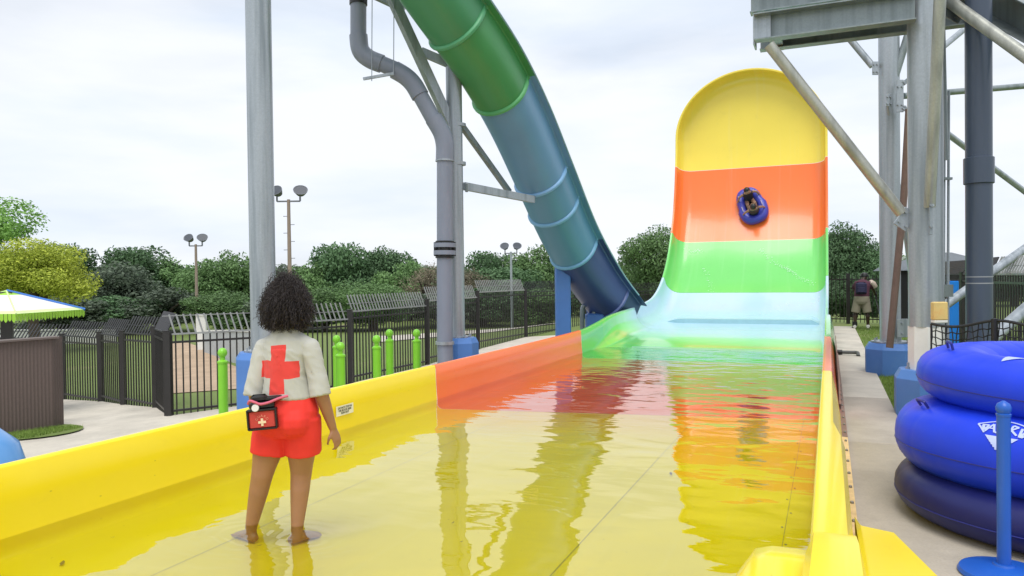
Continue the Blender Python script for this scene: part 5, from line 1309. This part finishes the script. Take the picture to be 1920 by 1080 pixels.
    for k in range(4600):
        a = r.uniform(0, 2 * math.pi); zz = r.uniform(-1, 1) ** 1; ph = math.acos(max(-1, min(1, zz)))
        dirv = Vector((math.sin(ph) * math.cos(a), math.sin(ph) * math.sin(a), math.cos(ph)))
        if dirv.dot(B(0, 1, 0)) > 0.55 and dirv.z < 0.35: continue
        root = hc + Vector((dirv.x * .085, dirv.y * .095, dirv.z * .11)); L = r.uniform(0.07, 0.19) * (1.15 if r.random() < .06 else 1) if dirv.z > -0.3 else r.uniform(0.07, 0.17)
        cr_ = r.uniform(0.003, 0.011); turns = L / r.uniform(0.018, 0.05); pts = []; pos_ = root.copy(); ax_ = dirv.copy(); nst = 18; ph0 = r.uniform(0, 6.28)
        f0 = r.uniform(0.7, 1.05); jx, jy = r.gauss(0, .035), r.gauss(0, .035)
        for i in range(nst + 1):
            u = i / nst; ax_ = (ax_ * 0.90 + Vector((dirv.x * .11 + jx, dirv.y * .11 + jy, -0.25 * f0))).normalized(); pos_ = pos_ + ax_ * L / nst
            p1 = ax_.cross(Vector((0.3, 0.9, 0.2))).normalized(); p2 = ax_.cross(p1); an_ = ph0 + turns * 2 * math.pi * u
            pts.append(pos_ + (p1 * math.cos(an_) + p2 * math.sin(an_)) * cr_ * min(1, u * 4))
        hm.tube(pts, 0.0017, 3, caps=False)
    # keep the tips from hanging too low
    hb = hc.z - 0.245; hm.v = [(x, y, z if z > hb + .06 else hb + .06 - (hb + .06 - z) * 0.45) for x, y, z in hm.v]
    hm.v = [(hc.x + (x - hc.x) * .86, hc.y + (y - hc.y) * .92, z) for x, y, z in hm.v]
    hm.build('hair', hairm, t, world=False, ang=180)
    mm = MB(); mm.tube([B(.06, -.035, 1.47), B(.07, -.05, 1.435), B(.066, -.06, 1.40)], .005, 6); mm.build('red_lanyard', pm('red_strap', (0.6, 0.03, 0.03), 0.6), t, world=False)
woman()
def man():
    base = PG(1612, 22.3); base.z = -0.085
    va = math.atan2(-base.x, base.y); t = thing('person', 'man in khaki shorts and maroon shirt with a backpack, seen from behind beside the walkway', 'person', base, va)
    RX = Vector((1, 0, 0)); m = MB()
    tor = [(.78, .13, .11), (.88, .19, .15), (1.0, .19, .15), (1.12, .185, .145), (1.25, .20, .14), (1.36, .19, .11), (1.43, .09, .08)]
    off = lambda z: Vector((.05 + 0.10 * max(0, z - 1.0), 0.28 * max(0, z - 0.95), z))
    m.loft([off(z) for z, _, _ in tor], [(a, b_) for _, a, b_ in tor], RX, 20); m.loft([off(1.38), off(1.50)], [.06, .055], RX); m.ball(off(1.56) + Vector((.02, .06, -.02)), .1, 14, (.85, 1, 1.1))
    m.ball(off(1.56) + Vector((.02, .16, -.04)), .018, 8)
    for s_, e_, w_ in ((1, Vector((.36, .28, 1.16)), Vector((.42, .50, 1.02))), (-1, Vector((-.15, .30, 1.12)), Vector((-.02, .52, 1.05)))):
        sh = off(1.36) + Vector((s_ * .19, 0, 0)); m.loft([sh, sh.lerp(e_, .5), e_, e_.lerp(w_, .5), w_], [.058, .052, .045, .042, .03], RX, 12); hand(m, w_, w_ - e_, (0, 0, -1), 0.9, 1.0, s_)
    for x0, x1, x2, y2 in ((-.05, -.12, -.14, 0.0), (.15, .2, .22, .10)):
        m.loft([(x0, 0, .85), (x0 * .4 + x1 * .6, 0, .62), (x1, .02, .48), (x1 * .6 + x2 * .4, 0, .36), (x2, y2, .09)], [.11, .095, .062, .062, .040], RX, 14); foot(m, Vector((x2, y2, .09)), (0.25 if x0 > 0 else -.3, 1, 0), 0.0, 1.05)
    remeshed(m, 'body', skin('dark_skin', (0.06, 0.035, 0.025)), t, 0.012, 3)
    m = MB(); tt = [(.90, .205, .17), (1.0, .215, .175), (1.12, .205, .165), (1.25, .215, .16), (1.36, .205, .13), (1.44, .10, .09)]
    m.loft([off(z) for z, _, _ in tt], [(a, b_) for _, a, b_ in tt], RX, 20)
    for s_, e_ in ((1, Vector((.36, .28, 1.16))), (-1, Vector((-.15, .30, 1.12)))):
        sh = off(1.36) + Vector((s_ * .19, 0, 0)); m.loft([sh - Vector((s_ * .04, 0, 0)), sh.lerp(e_, .4), sh.lerp(e_, .75)], [.08, .082, .082], RX, 12)
    remeshed(m, 'shirt', pm('maroon_shirt', (0.085, 0.028, 0.05), 0.85), t, 0.014, 4)
    m = MB(); m.loft([off(1.39) + Vector((.20, -.02, 0)), off(1.39) + Vector((.27, 0.05, -.07)), off(1.39) + Vector((.31, .12, -.15))], [.07, .088, .088], RX, 12); m.build('pale_sleeve', pm('pale_sleeve', (0.70, 0.58, 0.50), 0.8), t, world=False)
    m = MB(); m.loft([(.05, 0, .72), (.05, 0, .80), (.05, 0, .93), (.05, 0, .97)], [(.20, .15), (.22, .18), (.215, .175), (.20, .16)], RX, 20)
    for x0, x1 in ((-.05, -.12), (.15, .2)): m.loft([(x0, 0, .84), (x0 * .5 + x1 * .5, 0, .65), (x1, 0, .47)], [.125, .125, .128], RX, 16)
    remeshed(m, 'khaki_shorts', pm('khaki', (0.235, 0.215, 0.16), 0.85, 0, 0.12, 6), t, 0.014, 3)
    m = MB(); q = off(1.20) + Vector((-.03, -.20, 0)); m.bbox(q, (.30, .14, .36), .05); m.bbox(q + Vector((0, -.08, -.05)), (.22, .06, .18), .025); m.build('backpack', pm('navy_pack', (0.025, 0.025, 0.07), 0.8), t, world=False)
    m = MB(); hh = off(1.56) + Vector((.02, .06, -.02)); m.lathe([(.11, 0), (.108, .05), (.08, .105), (.0, .125)], hh, 16); m.lathe([(.15, .0), (.15, .012)], hh + Vector((0, .04, 0)), 16); m.build('black_cap', M_black, t, world=False)
    for x2, y2 in ((-.14, 0), (.22, .10)):
        m = MB(); m.loft([(x2, y2 - .09, .05), (x2, y2, .06), (x2, y2 + .1, .05), (x2, y2 + .2, .035)], [(.04, .045), (.052, .055), (.055, .05), (.04, .032)], RX, 12); m.build('white_shoe', M_white, t, world=False)
    m = MB(); m.lathe([(.075, .07), (.068, .2)], (-.14, 0, 0), 10); m.build('sock', M_black, t, world=False)
    # the pole he holds
    b0 = P(1655, 590, 22.0); t2 = thing('cleaning_pole', 'thin dark pole held slantwise by the man in khaki shorts', 'pole', (b0.x, b0.y, -0.1))
    m = MB(); wp = wmat(t) @ Vector((.43, .52, 1.0)); m.tube([wp + (wp - b0) * 0.15, Vector((b0.x, b0.y, -0.05))], .018, 8); m.build('shaft', M_black, t2); m = MB(); m.tube([wp - Vector((0, 0, 0.0)), wp + Vector((0, 0, .06))], .024, 8); m.build('grip', M_rafts, t2)
man()
# ------------------------------------------------------------------ raft with riders on the orange wall
def riders():
    py, pxx = 391, 1409
    zc_ = 3.80; s = s_of_z(zc_); y, z, n_ = at_s(s)
    # lateral from the pixel
    r_ = ray(pxx, py); Yq = y + n_[0] * 0.2; k = Yq / r_.y; X = CAM.x + r_.x * k; zc_ = CAM.z + r_.z * k
    s = s_of_z(zc_ + .03); y, z, n_ = at_s(s)
    nrm = Vector((0, n_[0], n_[1])); tg = Vector((0, n_[1], -n_[0])); sx = Vector((1, 0, 0))
    a = R(-20); e1 = (tg * math.cos(a) - sx * math.sin(-a) * -1).normalized(); e1 = (tg * math.cos(a) + sx * math.sin(a)).normalized(); e2 = e1.cross(nrm).normalized()
    c = Vector((X, y, z)) + nrm * 0.17
    Mt = Matrix((e2, e1, nrm)).transposed()       # local: x across, y uphill, z off the wall
    t = thing('inflatable_raft', 'small blue raft with two riders riding up the orange band', 'raft', Vector((X, y, z)) + nrm * 0.01)
    def F(v): return c + Mt @ Vector(v)
    m = MB(); na, nb = 48, 14; rows = []
    for i in range(na + 1):
        aa = 2 * math.pi * i / na; row = []
        ex = lambda q: math.copysign(abs(q) ** 0.75, q)
        for j in range(nb):
            bb = 2 * math.pi * j / nb; rr = 0.14 * math.cos(bb)
            row.append(F(((0.30 + rr) * ex(math.cos(aa)) * (0.94 if math.sin(aa) > 0 else 1.08), (0.52 + rr) * ex(math.sin(aa)), 0.155 * math.sin(bb))))
        rows.append(row)
    m.grid(rows, closed=True); m.build('tube', pm('raft_blue_violet', (0.045, 0.055, 0.40), 0.35), t, ang=80)
    m = MB(); m.add([F((0.30 * math.cos(2 * math.pi * i / 20), 0.52 * math.sin(2 * math.pi * i / 20), -0.1)) for i in range(20)], [tuple(range(20))]); m.build('floor', M_raftd, t)
    m = MB()
    for (x_, y_) in ((-.29, .3), (.29, .3), (-.31, -.1), (.31, -.1)):
        m.tube(catmull([F((x_, y_ - .1, .12)), F((x_, y_ - .07, .19)), F((x_, y_ + .07, .19)), F((x_, y_ + .1, .12))], 4), .012, 6)
    m.build('handles', pm('pale_handle', (0.5, 0.45, 0.6), 0.5), t)
    for k, (yy, c_sh, c_sk, nm, arm) in enumerate(((0.22, (0.02, 0.02, 0.03), (0.34, 0.19, 0.12), 'person', 0.30), (-0.26, (0.05, 0.045, 0.05), (0.30, 0.17, 0.11), 'person', 0.27))):
        tt = thing('person', ('rider in dark clothes at the upper end of the small raft, arms spread' if k == 0 else 'rider in dark clothes at the lower end of the small raft, arms spread'), 'person', F((0, yy, 0)))
        m = MB(); sg_ = 1 if k == 0 else -1
        # seated, knees towards the other rider, torso rising off the wall
        m.loft([F((0, yy, -.04)), F((0, yy + .03 * sg_, .12)), F((0, yy + .06 * sg_, .28)), F((0, yy + .07 * sg_, .40)), F((0, yy + .05 * sg_, .46))], [(.13, .09), (.12, .09), (.15, .09), (.13, .07), (.05, .05)], e2, 14)
        hp = F((0, yy + .04 * sg_, .56)); m.ball(hp, .095, 12)
        for s_ in (-1, 1):
            m.loft([F((s_ * .08, yy, .0)), F((s_ * .12, yy - .26 * sg_, .17)), F((s_ * .13, yy - .34 * sg_, -.02))], [.075, .052, .04], e2, 10)
            m.loft([F((s_ * .15, yy + .06 * sg_, .39)), F((s_ * .28, yy + .05 * sg_, .30)), F((s_ * .34, yy + .02 * sg_, .16))], [.045, .036, .026], e1, 10)
            wv_ = F((s_ * .34, yy + .02 * sg_, .16)); hand(m, wv_, wv_ - F((s_ * .28, yy + .05 * sg_, .30)), -nrm, 1.0, 1.0, s_)
        remeshed(m, 'body', skin('rider_skin', c_sk), tt, 0.012, 3, world=True)
        tt_inv = wmat(tt).inverted(); body = tt.children[0]; body.data.transform(tt_inv)
        m = MB(); m.loft([F((0, yy, -.05)), F((0, yy + .03 * sg_, .12)), F((0, yy + .06 * sg_, .28)), F((0, yy + .07 * sg_, .41))], [(.15, .11), (.14, .105), (.168, .105), (.14, .085)], e2, 14); m.build('vest', pm('rider_vest', c_sh, 0.7), tt)
        m = MB(); m.ball(hp + nrm * .015 + e1 * .03 * sg_, .103, 12); m.build('hair', M_black, tt)
riders()
# ------------------------------------------------------------------ fallen leaves and grit on the slide floor
leafm = pm('dead_leaf', (0.10, 0.06, 0.03), 0.8)
for k, (px_, py, sz) in enumerate(((117, 1056, .035), (212, 1008, .012), (488, 1023, .012), (850, 980, .012), (866, 1016, .010), (113, 987, .01), (1258, 888, .035), (1290, 980, .012))):
    q = PZ(px_, py, -0.11); t = thing('fallen_leaf', ['curled brown leaf under water near the lower left corner', 'tiny dark speck under water at the lower left', 'tiny dark speck between the lifeguard\'s feet', 'tiny dark speck right of the lifeguard', 'tiny dark speck nearest the camera right of the lifeguard', 'tiny dark speck by the left wall', 'brownish leaf in the middle of the water', 'tiny dark speck left of the bolted seam'][k], 'leaf', q, random.random() * 3, 'debris in the shallow water')
    m = MB(); m.add([(-sz, 0, 0), (-sz * .3, sz * .4, .003), (sz * .6, sz * .3, .002), (sz, 0, .006), (sz * .4, -sz * .35, .004), (-sz * .5, -sz * .3, .002)], [(0, 1, 2, 3, 4, 5)]); m.build('leaf_blade', leafm, t, world=False)
    m = MB(); m.tube([(-sz, 0, .002), (-sz * 1.5, sz * .2, .003)], .0012, 4); m.build('stem', leafm, t, world=False)
# ------------------------------------------------------------------ grass blades
def blades(name, regions, n, mat):
    vs = []; fs = []; r = np.random.default_rng(3)
    for (x0, x1, y0, y1, dz, cnt) in regions:
        for k in range(cnt):
            x = r.uniform(x0, x1); y = r.uniform(y0, y1); z = terrain(x, y) + dz; h = r.uniform(.03, .075); a = r.uniform(0, 6.28); w_ = .006; lx, ly = r.normal(0, .02, 2); b = len(vs)
            vs += [(x - w_ * math.cos(a), y - w_ * math.sin(a), z), (x + w_ * math.cos(a), y + w_ * math.sin(a), z), (x + lx, y + ly, z + h)]; fs.append((b, b + 1, b + 2))
    me = bpy.data.meshes.new(name); me.from_pydata(vs, [], fs); me.materials.append(mat); o = link(bpy.data.objects.new(name, me)); tag(o, 'short green grass beside the walkway and patio', 'grass', kind='stuff')
gl = leaf_mat('grass_blades', (0.10, 0.17, 0.03), (0.17, 0.25, 0.055))
blades('grass', [(0.74, 2.2, 8.05, 14, 0, 16000), (0.74, 4.5, 14, 26, 0, 18000), (gi.x - .9, gi.x + .9, gi.y - .5, gi.y + .5, 0.04, 4000)], 0, gl)

# ------------------------------------------------------------------ thin spray on the wall
def wallpt(px, py, lift=0.02):
    best = None
    for i in range(120):
        s = sG0 - 2 + (sT0 - sG0 + 2) * i / 119; y, z, n_ = at_s(s); r_ = ray(px, py); X = CAM.x + r_.x * (y / r_.y); p = Vector((X, y, z)); e = abs(proj(p)[1] - py)
        if best is None or e < best[0]: best = (e, p, n_)
    return best[1] + Vector((0, best[2][0], best[2][1])) * lift
m = MB(); rr_ = random.Random(9)
for path, cnt in (([(1427, 470), (1440, 484), (1462, 497), (1482, 507), (1500, 522), (1526, 533)], 240), ([(1285, 466), (1300, 472), (1314, 470)], 60), ([(1322, 505), (1331, 530), (1333, 556)], 70), ([(1430, 590), (1470, 575), (1530, 560)], 60), ([(1520, 575), (1540, 560), (1544, 540)], 70)):
    pts = catmull([wallpt(a, b_) for a, b_ in path], 10)
    for k in range(cnt):
        p = pts[rr_.randrange(len(pts))] + Vector((rr_.gauss(0, .05), -abs(rr_.gauss(0, .03)), rr_.gauss(0, .03))); q = rr_.uniform(.002, .008)
        m.ball(p, q, 6, (rr_.uniform(.8, 2.4), 1, rr_.uniform(.6, 1.4)))
sm_, nt_, b__ = newmat('white_spray'); b__.inputs['Base Color'].default_value = (0.9, 0.95, 0.95, 1); b__.inputs['Roughness'].default_value = 0.2
o = m.build('water_spray', sm_); tag(o, 'thin white streaks of spray thrown up across the green band', 'spray', kind='stuff')
